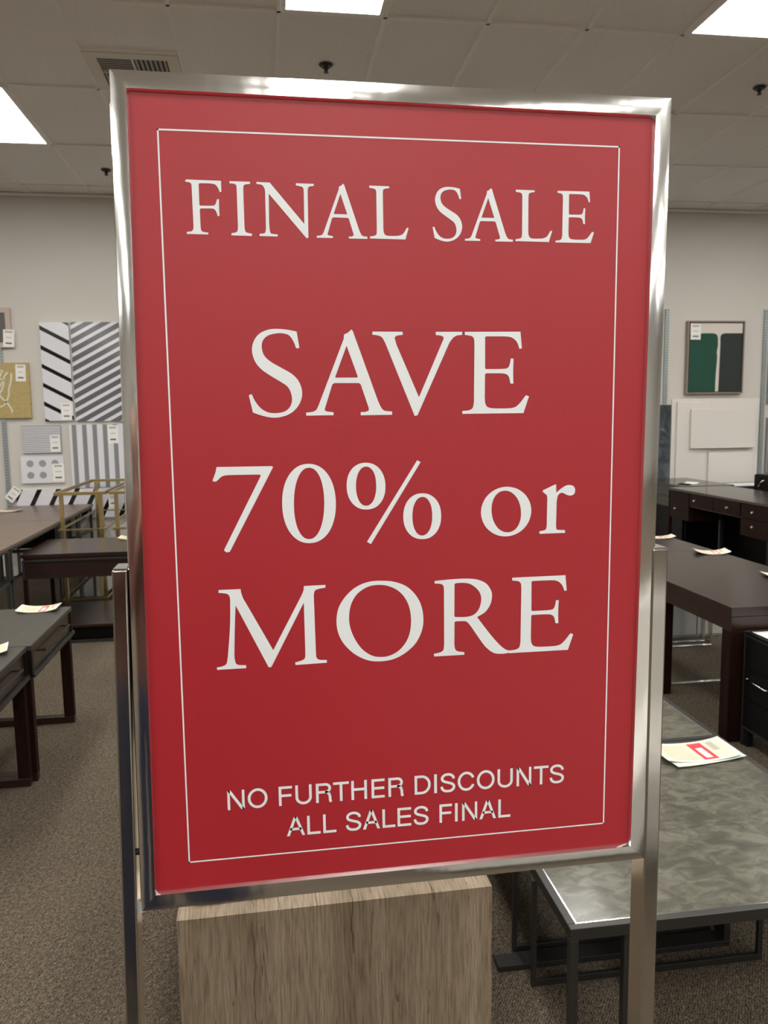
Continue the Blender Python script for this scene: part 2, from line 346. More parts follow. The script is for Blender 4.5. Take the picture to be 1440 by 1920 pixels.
# ---------------------------------------------------------------- the red sign on its chrome stand
G = {"F":[[[-819,19132,1],[-810,19144,1],[-425,19140,1],[-425,19022,1],[-444,19018,1],[-457,19054,0],[-486,19094,0],[-537,19107,0],[-659,19108,1],[-673,19099,1],[-674,18874,1],[-666,18865,1],[-536,18867,0],[-500,18880,0],[-483,18918,0],[-474,18941,1],[-455,18939,1],[-457,18848,0],[-456,18758,1],[-475,18755,1],[-492,18807,0],[-517,18832,0],[-548,18836,0],[-661,18834,1],[-671,18825,1],[-670,18642,1],[-665,18597,0],[-640,18580,0],[-587,18573,1],[-588,18553,1],[-825,18554,1],[-824,18577,1],[-773,18585,0],[-753,18605,0],[-748,18641,1],[-751,19052,1],[-753,19092,0],[-771,19113,0],[-816,19120,1]]],"I":[[[-331,19139,1],[-102,19138,1],[-103,19115,1],[-146,19110,0],[-173,19097,0],[-181,19062,1],[-181,18652,1],[-176,18606,0],[-159,18583,0],[-100,18569,1],[-101,18545,1],[-330,18548,1],[-329,18572,1],[-281,18581,0],[-261,18599,0],[-254,18640,1],[-254,19055,1],[-258,19095,0],[-278,19111,0],[-332,19116,1]]],"N":[[[-31,19139,1],[119,19135,1],[499,18688,1],[502,19044,1],[498,19079,0],[480,19099,0],[414,19113,1],[415,19136,1],[618,19135,1],[618,19112,1],[570,19104,0],[551,19086,0],[546,19045,1],[542,18537,1],[521,18531,1],[104,19015,1],[98,18698,1],[103,18616,0],[113,18581,0],[133,18572,0],[191,18567,1],[191,18544,1],[-14,18546,1],[-13,18570,1],[34,18576,0],[53,18590,0],[61,18636,1],[64,19033,1],[58,19068,0],[30,19107,0],[-30,19117,1]]],"L":[[[1259,19133,1],[1492,19131,1],[1492,19110,1],[1446,19103,0],[1421,19088,0],[1416,19046,1],[1417,18662,1],[1423,18610,0],[1450,18579,0],[1521,18574,0],[1604,18580,0],[1653,18604,0],[1696,18670,1],[1717,18666,1],[1677,18537,1],[1258,18541,1],[1259,18563,1],[1308,18572,0],[1333,18587,0],[1340,18629,1],[1340,19055,1],[1334,19085,0],[1313,19100,0],[1259,19108,1]]],"A":[[[1022,17501,1],[1038,17481,1],[1325,16665,1],[1364,16584,0],[1405,16547,0],[1494,16537,1],[1493,16497,1],[1116,16497,1],[1114,16534,1],[1173,16537,0],[1210,16553,0],[1211,16586,1],[1122,16856,1],[1104,16877,1],[807,16879,1],[782,16863,1],[690,16586,1],[687,16564,0],[714,16547,0],[790,16536,1],[790,16502,1],[465,16501,1],[466,16537,1],[542,16545,0],[586,16569,0],[611,16612,1],[915,17359,1],[928,17395,0],[933,17443,1],[979,17465,0]],[[960,17313,1],[1087,16954,1],[1080,16941,1],[823,16942,1],[819,16952,1]]],"S":[[[378,17476,1],[405,17294,1],[390,17282,1],[366,17288,1],[344,17353,0],[298,17425,0],[239,17452,0],[155,17456,0],[47,17430,0],[-15,17371,0],[-29,17288,0],[-2,17199,0],[73,17128,0],[191,17059,0],[310,16989,0],[387,16904,0],[423,16795,0],[411,16687,0],[354,16590,0],[261,16519,0],[138,16484,0],[30,16488,0],[-78,16517,0],[-155,16546,1],[-196,16741,1],[-184,16755,1],[-160,16755,1],[-127,16680,0],[-63,16595,0],[19,16546,0],[116,16535,0],[213,16553,0],[275,16603,0],[304,16682,0],[292,16773,0],[252,16845,0],[175,16900,0],[57,16973,0],[-49,17051,0],[-117,17146,0],[-143,17265,0],[-116,17371,0],[-48,17454,0],[61,17499,0],[168,17506,0],[276,17496,0]]],"V":[[[1271,17477,1],[1633,17475,1],[1633,17439,1],[1564,17430,0],[1534,17406,1],[1555,17328,1],[1824,16703,1],[2120,17370,1],[2131,17406,0],[2105,17428,0],[2034,17439,1],[2034,17475,1],[2358,17476,1],[2358,17440,1],[2293,17431,0],[2248,17406,0],[2202,17349,1],[1804,16487,1],[1769,16480,1],[1423,17342,1],[1387,17406,0],[1344,17430,0],[1268,17442,1]]],"E":[[[2391,17476,1],[3084,17478,1],[3104,17279,1],[3073,17274,1],[3039,17356,0],[2977,17407,0],[2885,17421,0],[2656,17422,1],[2642,17411,1],[2643,17042,1],[2657,17032,1],[2871,17034,0],[2933,17051,0],[2956,17107,0],[2963,17157,1],[3000,17157,1],[2995,17004,0],[2999,16856,1],[2962,16857,1],[2941,16938,0],[2902,16972,0],[2825,16981,0],[2657,16982,1],[2642,16971,1],[2639,16683,1],[2650,16609,0],[2696,16567,0],[2827,16556,0],[2998,16563,0],[3075,16611,0],[3160,16714,1],[3199,16699,1],[3130,16496,1],[2359,16497,1],[2359,16531,1],[2443,16540,0],[2489,16569,0],[2504,16640,1],[2510,17327,1],[2504,17392,0],[2474,17425,0],[2391,17440,1]]],"7":[[[-598,15917,1],[46,15913,1],[58,15899,1],[-481,14905,1],[-514,14898,1],[-546,14918,1],[-546,14933,1],[-99,15781,1],[-89,15805,0],[-106,15817,1],[-402,15819,0],[-486,15817,0],[-541,15804,0],[-584,15768,0],[-611,15745,1],[-645,15749,1],[-649,15761,1],[-610,15861,1]]],"0":[[[795,15446,0],[786,15327,0],[762,15225,0],[725,15137,0],[675,15066,0],[614,15014,0],[545,14983,0],[465,14974,0],[385,14988,0],[318,15024,0],[259,15081,0],[212,15155,0],[178,15244,0],[158,15347,0],[153,15465,0],[162,15582,0],[186,15683,0],[223,15769,0],[272,15839,0],[332,15891,0],[400,15922,0],[479,15931,0],[558,15918,0],[625,15884,0],[684,15829,0],[732,15756,0],[767,15667,0],[788,15565,0]],[[655,15451,0],[648,15344,0],[633,15252,0],[611,15173,0],[582,15108,0],[547,15061,0],[508,15032,0],[462,15024,0],[418,15035,0],[380,15067,0],[348,15117,0],[322,15183,0],[304,15263,0],[294,15355,0],[293,15462,0],[300,15567,0],[315,15658,0],[337,15736,0],[366,15800,0],[400,15847,0],[439,15875,0],[484,15884,0],[528,15873,0],[566,15843,0],[598,15794,0],[624,15729,0],[642,15649,0],[653,15557,0]]],"%":[[[1401,15640,0],[1396,15569,0],[1379,15509,0],[1353,15457,0],[1317,15415,0],[1273,15384,0],[1222,15366,0],[1164,15361,0],[1105,15369,0],[1055,15390,0],[1011,15424,0],[976,15468,0],[950,15521,0],[934,15582,0],[929,15652,0],[935,15722,0],[951,15782,0],[978,15833,0],[1013,15875,0],[1057,15905,0],[1107,15924,0],[1165,15929,0],[1223,15921,0],[1273,15901,0],[1317,15868,0],[1353,15824,0],[1379,15771,0],[1396,15710,0]],[[1288,15642,0],[1285,15584,0],[1275,15533,0],[1261,15490,0],[1242,15454,0],[1218,15428,0],[1192,15412,0],[1161,15408,0],[1131,15414,0],[1105,15431,0],[1083,15459,0],[1065,15495,0],[1052,15539,0],[1044,15590,0],[1042,15649,0],[1046,15707,0],[1056,15757,0],[1070,15800,0],[1089,15835,0],[1112,15861,0],[1139,15877,0],[1169,15882,0],[1199,15876,0],[1225,15859,0],[1248,15832,0],[1266,15796,0],[1279,15752,0],[1286,15701,0]]],"%b":[[[2090,15250,0],[2084,15180,0],[2066,15120,0],[2039,15068,0],[2002,15026,0],[1958,14995,0],[1907,14977,0],[1848,14973,0],[1790,14982,0],[1740,15003,0],[1697,15037,0],[1662,15081,0],[1636,15134,0],[1621,15195,0],[1617,15265,0],[1624,15335,0],[1641,15394,0],[1668,15445,0],[1704,15487,0],[1748,15517,0],[1798,15535,0],[1857,15540,0],[1915,15532,0],[1965,15511,0],[2008,15478,0],[2044,15434,0],[2070,15381,0],[2085,15320,0]],[[1977,15254,0],[1974,15195,0],[1964,15144,0],[1950,15100,0],[1930,15065,0],[1907,15039,0],[1880,15023,0],[1850,15018,0],[1819,15025,0],[1793,15043,0],[1771,15070,0],[1753,15107,0],[1740,15151,0],[1732,15203,0],[1730,15261,0],[1734,15320,0],[1743,15370,0],[1758,15414,0],[1777,15449,0],[1800,15475,0],[1827,15490,0],[1857,15495,0],[1888,15489,0],[1914,15472,0],[1936,15444,0],[1954,15408,0],[1968,15364,0],[1975,15313,0]]],"%s":[[[1795,15945,1],[1838,15922,1],[1213,14935,1],[1165,14965,1]]],"o":[[[3241,15272,0],[3230,15203,0],[3204,15137,0],[3163,15079,0],[3110,15031,0],[3047,14996,0],[2977,14975,0],[2905,14970,0],[2833,14980,0],[2765,15006,0],[2706,15045,0],[2657,15096,0],[2621,15157,0],[2599,15223,0],[2594,15292,0],[2605,15361,0],[2631,15425,0],[2671,15483,0],[2724,15530,0],[2786,15565,0],[2855,15586,0],[2927,15592,0],[2998,15582,0],[3066,15558,0],[3126,15519,0],[3176,15469,0],[3213,15408,0],[3235,15342,0]],[[3107,15277,0],[3107,15214,0],[3097,15159,0],[3078,15111,0],[3052,15071,0],[3018,15042,0],[2979,15025,0],[2934,15020,0],[2888,15028,0],[2847,15048,0],[2810,15079,0],[2779,15121,0],[2754,15170,0],[2738,15226,0],[2729,15288,0],[2730,15351,0],[2740,15405,0],[2759,15453,0],[2785,15492,0],[2818,15521,0],[2857,15538,0],[2902,15543,0],[2947,15536,0],[2988,15516,0],[3025,15485,0],[3057,15445,0],[3082,15395,0],[3099,15339,0]]],"r":[[[3552,15606,1],[3563,15599,1],[3564,15501,1],[3622,15546,0],[3686,15585,0],[3745,15592,0],[3793,15572,0],[3812,15531,0],[3800,15479,0],[3752,15458,0],[3704,15470,0],[3655,15494,0],[3618,15493,0],[3586,15460,0],[3571,15383,1],[3567,15073,1],[3576,15036,0],[3603,15028,0],[3686,15022,1],[3686,14986,1],[3352,14987,1],[3349,15018,1],[3399,15027,0],[3434,15041,0],[3445,15088,1],[3448,15428,1],[3442,15469,0],[3415,15495,0],[3389,15516,1],[3388,15534,1]]],"M":[[[-629,14448,1],[-371,14448,1],[-366,14405,0],[-344,14331,0],[-313,14272,1],[-6,13672,1],[348,14326,1],[376,14388,0],[386,14451,1],[647,14453,1],[646,14418,1],[569,14408,0],[518,14387,0],[502,14331,1],[511,13617,1],[517,13552,0],[548,13521,0],[643,13511,1],[642,13476,1],[258,13470,1],[255,13503,1],[333,13522,0],[373,13548,0],[382,13601,1],[379,14245,1],[-35,13462,1],[-68,13461,1],[-437,14250,1],[-455,13994,0],[-473,13650,1],[-470,13581,0],[-444,13519,0],[-338,13503,1],[-339,13466,1],[-683,13466,1],[-688,13496,1],[-616,13508,0],[-571,13535,0],[-551,13620,1],[-512,13997,0],[-498,14315,1],[-504,14361,0],[-533,14396,0],[-634,14414,1]]],"O":[[[1335,14474,0],[1484,14456,0],[1632,14399,0],[1749,14292,0],[1828,14148,0],[1857,13972,0],[1837,13821,0],[1765,13672,0],[1645,13558,0],[1493,13479,0],[1321,13454,0],[1150,13478,0],[992,13563,0],[868,13689,0],[797,13823,0],[772,13974,0],[793,14134,0],[858,14259,0],[965,14371,0],[1082,14440,0],[1208,14472,0]],[[1313,14424,0],[1440,14397,0],[1557,14328,0],[1641,14221,0],[1688,14090,0],[1701,13937,0],[1680,13786,0],[1625,13669,0],[1537,13575,0],[1429,13521,0],[1322,13509,0],[1204,13534,0],[1089,13617,0],[1006,13736,0],[950,13868,0],[928,13999,0],[942,14148,0],[989,14263,0],[1059,14345,0],[1176,14409,0]]],"R":[[[2003,14443,1],[2200,14453,0],[2390,14455,0],[2538,14438,0],[2656,14385,0],[2723,14293,0],[2738,14212,0],[2716,14109,0],[2650,14016,0],[2545,13955,1],[2717,13723,0],[2838,13582,0],[2914,13517,0],[2967,13496,1],[2967,13469,1],[2869,13460,0],[2763,13478,0],[2673,13546,0],[2598,13640,0],[2464,13841,0],[2419,13895,0],[2375,13912,0],[2271,13914,1],[2254,13903,1],[2251,13615,1],[2263,13554,0],[2300,13525,0],[2379,13510,1],[2379,13476,1],[1992,13476,1],[1987,13511,1],[2063,13524,0],[2108,13551,0],[2120,13622,1],[2121,14314,1],[2114,14372,0],[2082,14400,0],[2002,14409,1]],[[2273,14402,1],[2376,14402,0],[2464,14379,0],[2545,14316,0],[2590,14241,0],[2597,14159,0],[2568,14057,0],[2501,13987,0],[2405,13965,0],[2260,13970,1],[2252,13985,1],[2255,14388,1]]]}
INST = {"A1":[0.0638,0.1228,1.8536,1.9147],"S2":[0.2004,0.2359,1.8523,1.9143],"A2":[0.2394,0.2983,1.8533,1.9142],"L2":[0.3014,0.3471,1.8537,1.9133],"E2":[0.3514,0.3999,1.8534,1.9134],"E4":[0.2967,0.3817,1.3462,1.4442]}
LINE_A = [["N",-0.0624,-0.0414],["O",-0.0376,-0.0133],["F",0.0005,0.0172],["U",0.0212,0.0416],["R",0.0468,0.0671],["T",0.0685,0.0884],["H",0.0914,0.1113],["E",0.1171,0.134],["R",0.1387,0.1587],["D",0.1726,0.1936],["I",0.1981,0.2017],["S",0.2058,0.226],["C",0.229,0.2512],["O",0.2544,0.278],["U",0.2819,0.3024],["N",0.3076,0.3274],["T",0.3308,0.3507],["S",0.3519,0.3722]]
LINE_B = [["A",0.0091,0.032],["L",0.0348,0.0515],["L",0.0549,0.0715],["S",0.0831,0.1036],["A",0.1054,0.1274],["L",0.1305,0.1471],["E",0.15,0.1678],["S",0.1705,0.1907],["F",0.2048,0.2214],["I",0.2253,0.2289],["N",0.2348,0.2549],["A",0.2578,0.2801],["L",0.2831,0.2994]]
def smooth_loop(lp):
    pts = [(p[0] * 1e-4, p[1] * 1e-4) for p in lp]; cor = [p[2] for p in lp]; n = len(pts); out = []
    for k in range(n):
        j = (k + 1) % n; p1, p2 = pts[k], pts[j]
        out.append(p1)
        if cor[k] and cor[j]: continue
        p0 = pts[k - 1] if not cor[k] else (2 * p1[0] - p2[0], 2 * p1[1] - p2[1])
        p3 = pts[(j + 1) % n] if not cor[j] else (2 * p2[0] - p1[0], 2 * p2[1] - p1[1])
        for s in range(1, 6):
            t = s / 6.0
            out.append(tuple(0.5 * (2 * p1[i] + (p2[i] - p0[i]) * t + (2 * p0[i] - 5 * p1[i] + 4 * p2[i] - p3[i]) * t * t + (3 * p1[i] - p0[i] - 3 * p2[i] + p3[i]) * t ** 3) for i in (0, 1)))
    return out
from mathutils.geometry import tessellate_polygon
SIGN = Vector((0.164, 0.94, 0.0))
def glyph(mb, loops, y, m, fit=None):
    if fit:
        fit = [v * 1e4 for v in fit]
        xs = [p[0] for p in loops[0]]; zs = [p[1] for p in loops[0]]
        a0, a1, b0, b1 = min(xs), max(xs), min(zs), max(zs)
        loops = [[(fit[0] + (p[0] - a0) / (a1 - a0) * (fit[1] - fit[0]), fit[2] + (p[1] - b0) / (b1 - b0) * (fit[3] - fit[2]), p[2]) for p in lp] for lp in loops]
    sm = [[Vector((p[0] - SIGN.x, p[1], 0)) for p in smooth_loop(lp)] for lp in loops]
    flat = [p for lp in sm for p in lp]
    vs = [(p.x, y, p.y) for p in flat]
    fs = []
    for t in tessellate_polygon(sm):
        a, b, c = [flat[i] for i in t]
        cr = (b.x - a.x) * (c.y - a.y) - (b.y - a.y) * (c.x - a.x)
        fs.append(tuple(t) if cr > 0 else tuple(reversed(t)))
    mb.add(vs, fs, m)

sign = thing('floor_sign', 'tall red sale sign in a polished chrome frame between two steel posts', 'sign', SIGN)
YF = 0.0; YP = 0.0115
O_ = [(-0.1587, 2.0278), (0.495, 2.0248), (0.4862, 1.05), (-0.1724, 1.0454)]
I_ = [(-0.138, 2.005), (0.471, 1.9995), (0.4625, 1.0735), (-0.1515, 1.0690)]
prof = [(0.0, 0.027), (0.0, 0.0085), (0.02, 0.0052), (0.06, 0.0024)]
for k in range(13):
    q = 0.10 + 0.80 * k / 12; prof.append((q, 0.0005 * (2 * q - 1) ** 2))
prof += [(0.94, 0.0024), (0.98, 0.0045), (1.0, 0.0065), (1.0, 0.0135)]
prof = [(q, y + 0.006) for q, y in prof]
f = MB()
for k in range(4):
    j = (k + 1) % 4; vs = []
    for fr, y in prof:
        for c in (k, j):
            vs.append((O_[c][0] + (I_[c][0] - O_[c][0]) * fr - SIGN.x, y, O_[c][1] + (I_[c][1] - O_[c][1]) * fr))
    n = len(prof)
    f.add(vs, [(2 * i, 2 * i + 1, 2 * i + 3, 2 * i + 2) for i in range(n - 1)] + [(0, 2 * n - 2, 2 * n - 1, 1)], M['chrome'])
fo = f.build('frame', sign, smooth=True)
fo.data.set_sharp_from_angle(angle=0.9)
pv = [(p[0] - SIGN.x, p[1]) for p in I_]
e = 0.006
pv = [(pv[0][0] - e, pv[0][1] + e), (pv[1][0] + e, pv[1][1] + e), (pv[2][0] + e, pv[2][1] - e), (pv[3][0] - e, pv[3][1] - e)]
poster = MB().hexa([(p[0], YP + 0.006, p[1]) for p in pv], [(p[0], YP, p[1]) for p in pv], M['red']).build('poster', sign)
YL = YP - 0.0004
L4 = [(-0.1093, 1.9668), (0.4300, 1.9660), (0.4281, 1.1050), (-0.1115, 1.1033)]
f = MB(); lw = 0.0009
for k in range(4):
    a, b = Vector(L4[k]), Vector(L4[(k + 1) % 4]); d = (b - a).normalized(); n = Vector((-d.y, d.x))
    q = [a - d * lw - n * lw, b + d * lw - n * lw, b + d * lw + n * lw, a - d * lw + n * lw]
    f.poly([(p.x - SIGN.x, YL, p.y) for p in q], M['white'])
f.build('border_line', poster)
f = MB()
for k in 'FINL': glyph(f, G[k], YL, M['white'])
for k, src in (('A1', 'A'), ('S2', 'S'), ('A2', 'A'), ('L2', 'L'), ('E2', 'E')):
    b = INST[k]; glyph(f, G[src], YL, M['white'], (b[0], b[1], b[2], b[3]))
f.build('headline_lettering', poster)
f = MB()
for k in 'SAVE': glyph(f, G[k], YL, M['white'])
f.build('save_lettering', poster)
f = MB()
for k in ('7', '0', '%', '%b', '%s'): glyph(f, G[k], YL, M['white'])
f.build('percent_lettering', poster)
f = MB()
for k in 'or': glyph(f, G[k], YL, M['white'])
f.build('or_lettering', poster)
f = MB()
for k in 'MOR': glyph(f, G[k], YL, M['white'])
b = INST['E4']; glyph(f, G['E'], YL, M['white'], (b[0], b[1], b[2], b[3]))
f.build('more_lettering', poster)

def ribbon(mb, pts, w, m, closed=False):
    n = len(pts); L, R = [], []
    for k in range(n):
        p = Vector(pts[k])
        a = Vector(pts[k - 1]) if (k > 0 or closed) else None; b = Vector(pts[(k + 1) % n]) if (k < n - 1 or closed) else None
        d1 = (p - a).normalized() if a else None; d2 = (b - p).normalized() if b else None
        if d1 is None: nn = Vector((-d2.y, d2.x)); s = 1
        elif d2 is None: nn = Vector((-d1.y, d1.x)); s = 1
        else:
            nn = (Vector((-d1.y, d1.x)) + Vector((-d2.y, d2.x))).normalized(); s = 1 / max(0.4, nn.dot(Vector((-d1.y, d1.x))))
        L.append(p + nn * w / 2 * s); R.append(p - nn * w / 2 * s)
    vs = [(p.x - SIGN.x, YL, p.y) for p in L + R]
    mb.add(vs, [(n + k, n + (k + 1) % n, (k + 1) % n, k) for k in range(n if closed else n - 1)], m)
def cat(pts, n=6):
    out = []
    for k in range(len(pts) - 1):
        p1, p2 = pts[k], pts[k + 1]; p0 = pts[k - 1] if k else p1; p3 = pts[k + 2] if k + 2 < len(pts) else p2
        for s in range(n):
            t = s / n
            out.append(tuple(0.5 * (2 * p1[i] + (p2[i] - p0[i]) * t + (2 * p0[i] - 5 * p1[i] + 4 * p2[i] - p3[i]) * t * t + (3 * p1[i] - p0[i] - 3 * p2[i] + p3[i]) * t ** 3) for i in (0, 1)))
    return out + [pts[-1]]
def sans(mb, ch, x0, x1, zb, Hc, s, m):
    w = x1 - x0
    def P(u, v): return (x0 + u, zb + v)
    def quad(*q): mb.poly([(x0 + u - SIGN.x, YL, zb + v) for u, v in q], m)
    def bar(a, b, c, d): quad((a, c), (b, c), (b, d), (a, d))
    h = s / 2; os = Hc * 0.012
    if ch == 'I': bar(0, w, 0, Hc)
    if ch in 'FEL': bar(0, s, 0, Hc)
    if ch in 'FE': bar(s, w, Hc - s, Hc); bar(s, w * (0.94 if ch == 'F' else 0.97), Hc * 0.45, Hc * 0.45 + s)
    if ch in 'EL': bar(s, w, 0, s)
    if ch == 'T': bar(0, w, Hc - s, Hc); bar(w / 2 - h, w / 2 + h, 0, Hc - s)
    if ch == 'H': bar(0, s, 0, Hc); bar(w - s, w, 0, Hc); bar(s, w - s, Hc * 0.47, Hc * 0.47 + s)
    if ch == 'N':
        bar(0, s * 0.95, 0, Hc); bar(w - s * 0.95, w, 0, Hc); quad((w - s * 1.25, 0), (w, 0), (s * 1.25, Hc), (0, Hc))
    if ch == 'A':
        a = s * 1.06
        quad((0, 0), (a, 0), (w / 2 + a * 0.42, Hc), (w / 2 - a * 0.62, Hc)); quad((w - a, 0), (w, 0), (w / 2 + a * 0.62, Hc), (w / 2 - a * 0.42, Hc))
        bar(w * 0.19, w * 0.81, Hc * 0.29, Hc * 0.29 + s * 0.95)
    if ch == 'O':
        ribbon(mb, [P(w / 2 + (w / 2 - h) * math.cos(t), Hc / 2 + (Hc / 2 - h + os) * math.sin(t)) for t in [2 * math.pi * k / 40 for k in range(40)]], s, m, True)
    if ch == 'C':
        ribbon(mb, [P(w * 0.52 + (w * 0.52 - h) * math.cos(t), Hc / 2 + (Hc / 2 - h + os) * math.sin(t)) for t in [math.radians(24 + (336 - 24) * k / 36) for k in range(37)]], s, m)
    if ch == 'U':
        r = w / 2 - h; z0 = Hc * 0.36
        ribbon(mb, [P(h, Hc)] + [P(w / 2 + r * math.cos(t), z0 + (z0 - h + os) * math.sin(t)) for t in [math.pi + math.pi * k / 20 for k in range(21)]] + [P(w - h, Hc)], s, m)
    if ch == 'D':
        bar(0, s, 0, Hc); c = w * 0.44; rz = Hc / 2 - h
        ribbon(mb, [P(s * 0.9, Hc - h)] + [P(c + (w - h - c) * math.cos(t), Hc / 2 + rz * math.sin(t)) for t in [math.pi / 2 - math.pi * k / 20 for k in range(21)]] + [P(s * 0.9, h)], s, m)
    if ch == 'R':
        bar(0, s, 0, Hc); c = w * 0.60; zt, zm = Hc - h, Hc * 0.47 + h; rz = (zt - zm) / 2; rx = w * 0.94 - h - c
        ribbon(mb, [P(s * 0.9, zt)] + [P(c + rx * math.cos(t), (zt + zm) / 2 + rz * math.sin(t)) for t in [math.pi / 2 - math.pi * k / 14 for k in range(15)]] + [P(s * 0.9, zm)], s, m)
        ribbon(mb, cat([P(w * 0.56, zm), P(w * 0.76, zm - Hc * 0.05), P(w * 0.86, Hc * 0.30), P(w * 0.875, Hc * 0.10), P(w * 0.93, 0)]), s, m)
    if ch == 'S':
        q = [(.97, .73), (.91, .87), (.73, .97), (.5, 1.0), (.26, .965), (.10, .86), (.065, .74), (.14, .63), (.32, .56), (.55, .505), (.8, .44), (.95, .345), (.985, .25), (.93, .12), (.74, .02), (.5, 0), (.26, .03), (.09, .13), (.02, .29)]
        ribbon(mb, cat([P(h + u * (w - s), h - os + v * (Hc - s + 2 * os)) for u, v in q]), s, m)
f = MB()
for ch, a, b in LINE_A: sans(f, ch, a, b, 1.1668, 0.0253, 0.0034, M['white'])
f.build('discount_lettering', poster)
f = MB()
for ch, a, b in LINE_B: sans(f, ch, a, b, 1.1258, 0.0250, 0.0034, M['white'])
f.build('final_lettering', poster)

for nm, xb, xt, sgn in (('l', -0.2090, -0.1748, 1), ('r', 0.4945, 0.4945, -1)):
    hw = 0.0088 if sgn > 0 else 0.0104; y0, y1 = 0.004, 0.043; zt = 1.475; xb -= SIGN.x; xt -= SIGN.x
    po = MB().hexa([(xb - hw, y0, 0.012), (xb + hw, y0, 0.012), (xb + hw, y1, 0.012), (xb - hw, y1, 0.012)], [(xt - hw, y0, zt), (xt + hw, y0, zt), (xt + hw, y1, zt), (xt - hw, y1, zt)], M['post']).build('post', sign, bevel=0.0022, seg=3)
    MB().box(xt - hw + 0.0015, xt + hw - 0.0015, y0 + 0.0015, y1 - 0.0015, zt - 0.001, zt + 0.0012, M['chrome2']).build('post_cap', po)
    bx('foot_bar', sign, xb - 0.02, xb + 0.02, -0.22, 0.27, 0.0, 0.012, M['post'], 0.003)
    for z in (1.12, 1.42):
        xp = xb + (xt - xb) * (z / zt); MB().cyl((xp + sgn * (hw - 0.001), 0.017, z), (xp + sgn * (hw + 0.011), 0.017, z), 0.004, M['rubber']).build('spacer_bolt', sign)
MB().cyl((-0.1735 - SIGN.x, 0.016, 1.042), (-0.1735 - SIGN.x, 0.016, 1.056), 0.0042, M['plastic']).build('corner_plug', sign)

# ---------------------------------------------------------------- price cards
def card(loc, rz, w, d, curl, label, nx=28, ny=16, backing=False, plain=False, twist=0.0):
    root = thing('price_card', label, 'price card', loc, rz, 'paper price cards on the furniture')
    def sheet(name, mats, dx=0.0, dz=0.0, rot=0.0, cu=1.0, dy=0.0):
        b = MB(); vs = []
        for j in range(ny + 1):
            for i in range(nx + 1):
                u, v = i / nx, j / ny; X, Y = (u - 0.5) * w, (v - 0.5) * d
                z = cu * curl * ((2 * u - 1) ** 2) ** 1.2 + twist * (u - 0.5) * (v - 0.5) * 4 * curl
                z = max(z, 0.0)
                vs.append((X * math.cos(rot) - Y * math.sin(rot) + dx, X * math.sin(rot) + Y * math.cos(rot) + dy, z + dz))
        for m in mats: b.mi(m)
        o = len(b.v); b.v += vs
        for j in range(ny):
            for i in range(nx):
                u, v = (i + 0.5) / nx, (j + 0.5) / ny; k = 0
                if len(mats) > 1:
                    if 0.04 < u < 0.96 and 0.06 < v < 0.94: k = 1
                    if 0.52 < u < 0.72 and 0.05 < v < 0.90: k = 2
                    if 0.565 < u < 0.665 and 0.16 < v < 0.66: k = 3
                    if 0.77 < u < 0.86 and 0.45 < v < 0.88: k = 4
                    if 0.10 < u < 0.44 and 0.1 < v < 0.8 and j % 3 == 1: k = 4
                a = o + j * (nx + 1) + i
                b.f.append((a, a + 1, a + nx + 2, a + nx + 1)); b.m.append(k)
        me = b.build(name, root, smooth=True)
        s = me.modifiers.new('thickness', 'SOLIDIFY'); s.thickness = 0.0006; s.offset = 1
        return me
    if plain: sheet('card_sheet', [M['paper']])
    else: sheet('card_sheet', [M['paper'], M['cream'], M['label'], M['white'], M['ink']], 0, 0.002)
    if backing: sheet('backing_sheet', [M['green_paper']], 0.010, 0.0006, 0.13, 0.35, -0.016)
    return root

# ---------------------------------------------------------------- oak waterfall table under the sign
oak = thing('waterfall_table', 'grey washed oak waterfall table directly below the sign', 'table', (0.141, 1.838, 0.0), 0.016)
HW, BH, DP, TH = 0.392, 0.45, 1.05, 0.055
def prism_x(name, prof):
    n = len(prof); m = MB()
    m.add([(-HW, p[0], p[1]) for p in prof] + [(HW, p[0], p[1]) for p in prof], [tuple(range(n - 1, -1, -1)), tuple(range(n, 2 * n))] + [(k, (k + 1) % n, n + (k + 1) % n, n + k) for k in range(n)], M['oak'])
    return m.build(name, oak)
prism_x('top', [(0.0, BH), (TH, BH - TH), (DP - TH, BH - TH), (DP, BH)])
prism_x('end_panel', [(0.0, 0.0), (TH, 0.0), (TH, BH - TH), (0.0, BH)])
prism_x('end_panel', [(DP, BH), (DP - TH, BH - TH), (DP - TH, 0.0), (DP, 0.0)])
card((-0.115, 1.955, BH), 0.06, 0.20, 0.14, 0.012, 'white price card with red block on the oak table under the sign')

# ---------------------------------------------------------------- antiqued mirror coffee tables at right
def coffee(loc, label, sx, sy):
    t = thing('coffee_table', label, 'coffee table', loc, 0, 'antiqued mirror coffee tables')
    z1, z0, w = 0.36, 0.328, 0.022
    for nm, q in (('rail', (0, sx, 0, w)), ('rail', (0, sx, sy - w, sy)), ('rail', (0, w, w, sy - w)), ('rail', (sx - w, sx, w, sy - w))):
        bx('top_rail', t, *q, z0, z1, M['iron'], 0.0015)
    bx('mirror_top', t, w, sx - w, w, sy - w, z1 - 0.014, z1 - 0.003, M['antique'], 0.0008)
    MB().box(w, sx - w, w, w + 0.003, z1 - 0.012, z1 - 0.001, M['chrome2']).box(w, sx - w, sy - w - 0.003, sy - w, z1 - 0.012, z1 - 0.001, M['chrome2']).box(w, w + 0.003, w + 0.003, sy - w - 0.003, z1 - 0.012, z1 - 0.001, M['chrome2']).box(sx - w - 0.003, sx - w, w + 0.003, sy - w - 0.003, z1 - 0.012, z1 - 0.001, M['chrome2']).build('edge_strip', t)
    for x, y in ((0, 0), (sx - w, 0), (sx - w, sy - w), (0, sy - w)): bx('leg', t, x, x + w, y, y + w, 0, z0, M['iron'], 0.001)
    return t
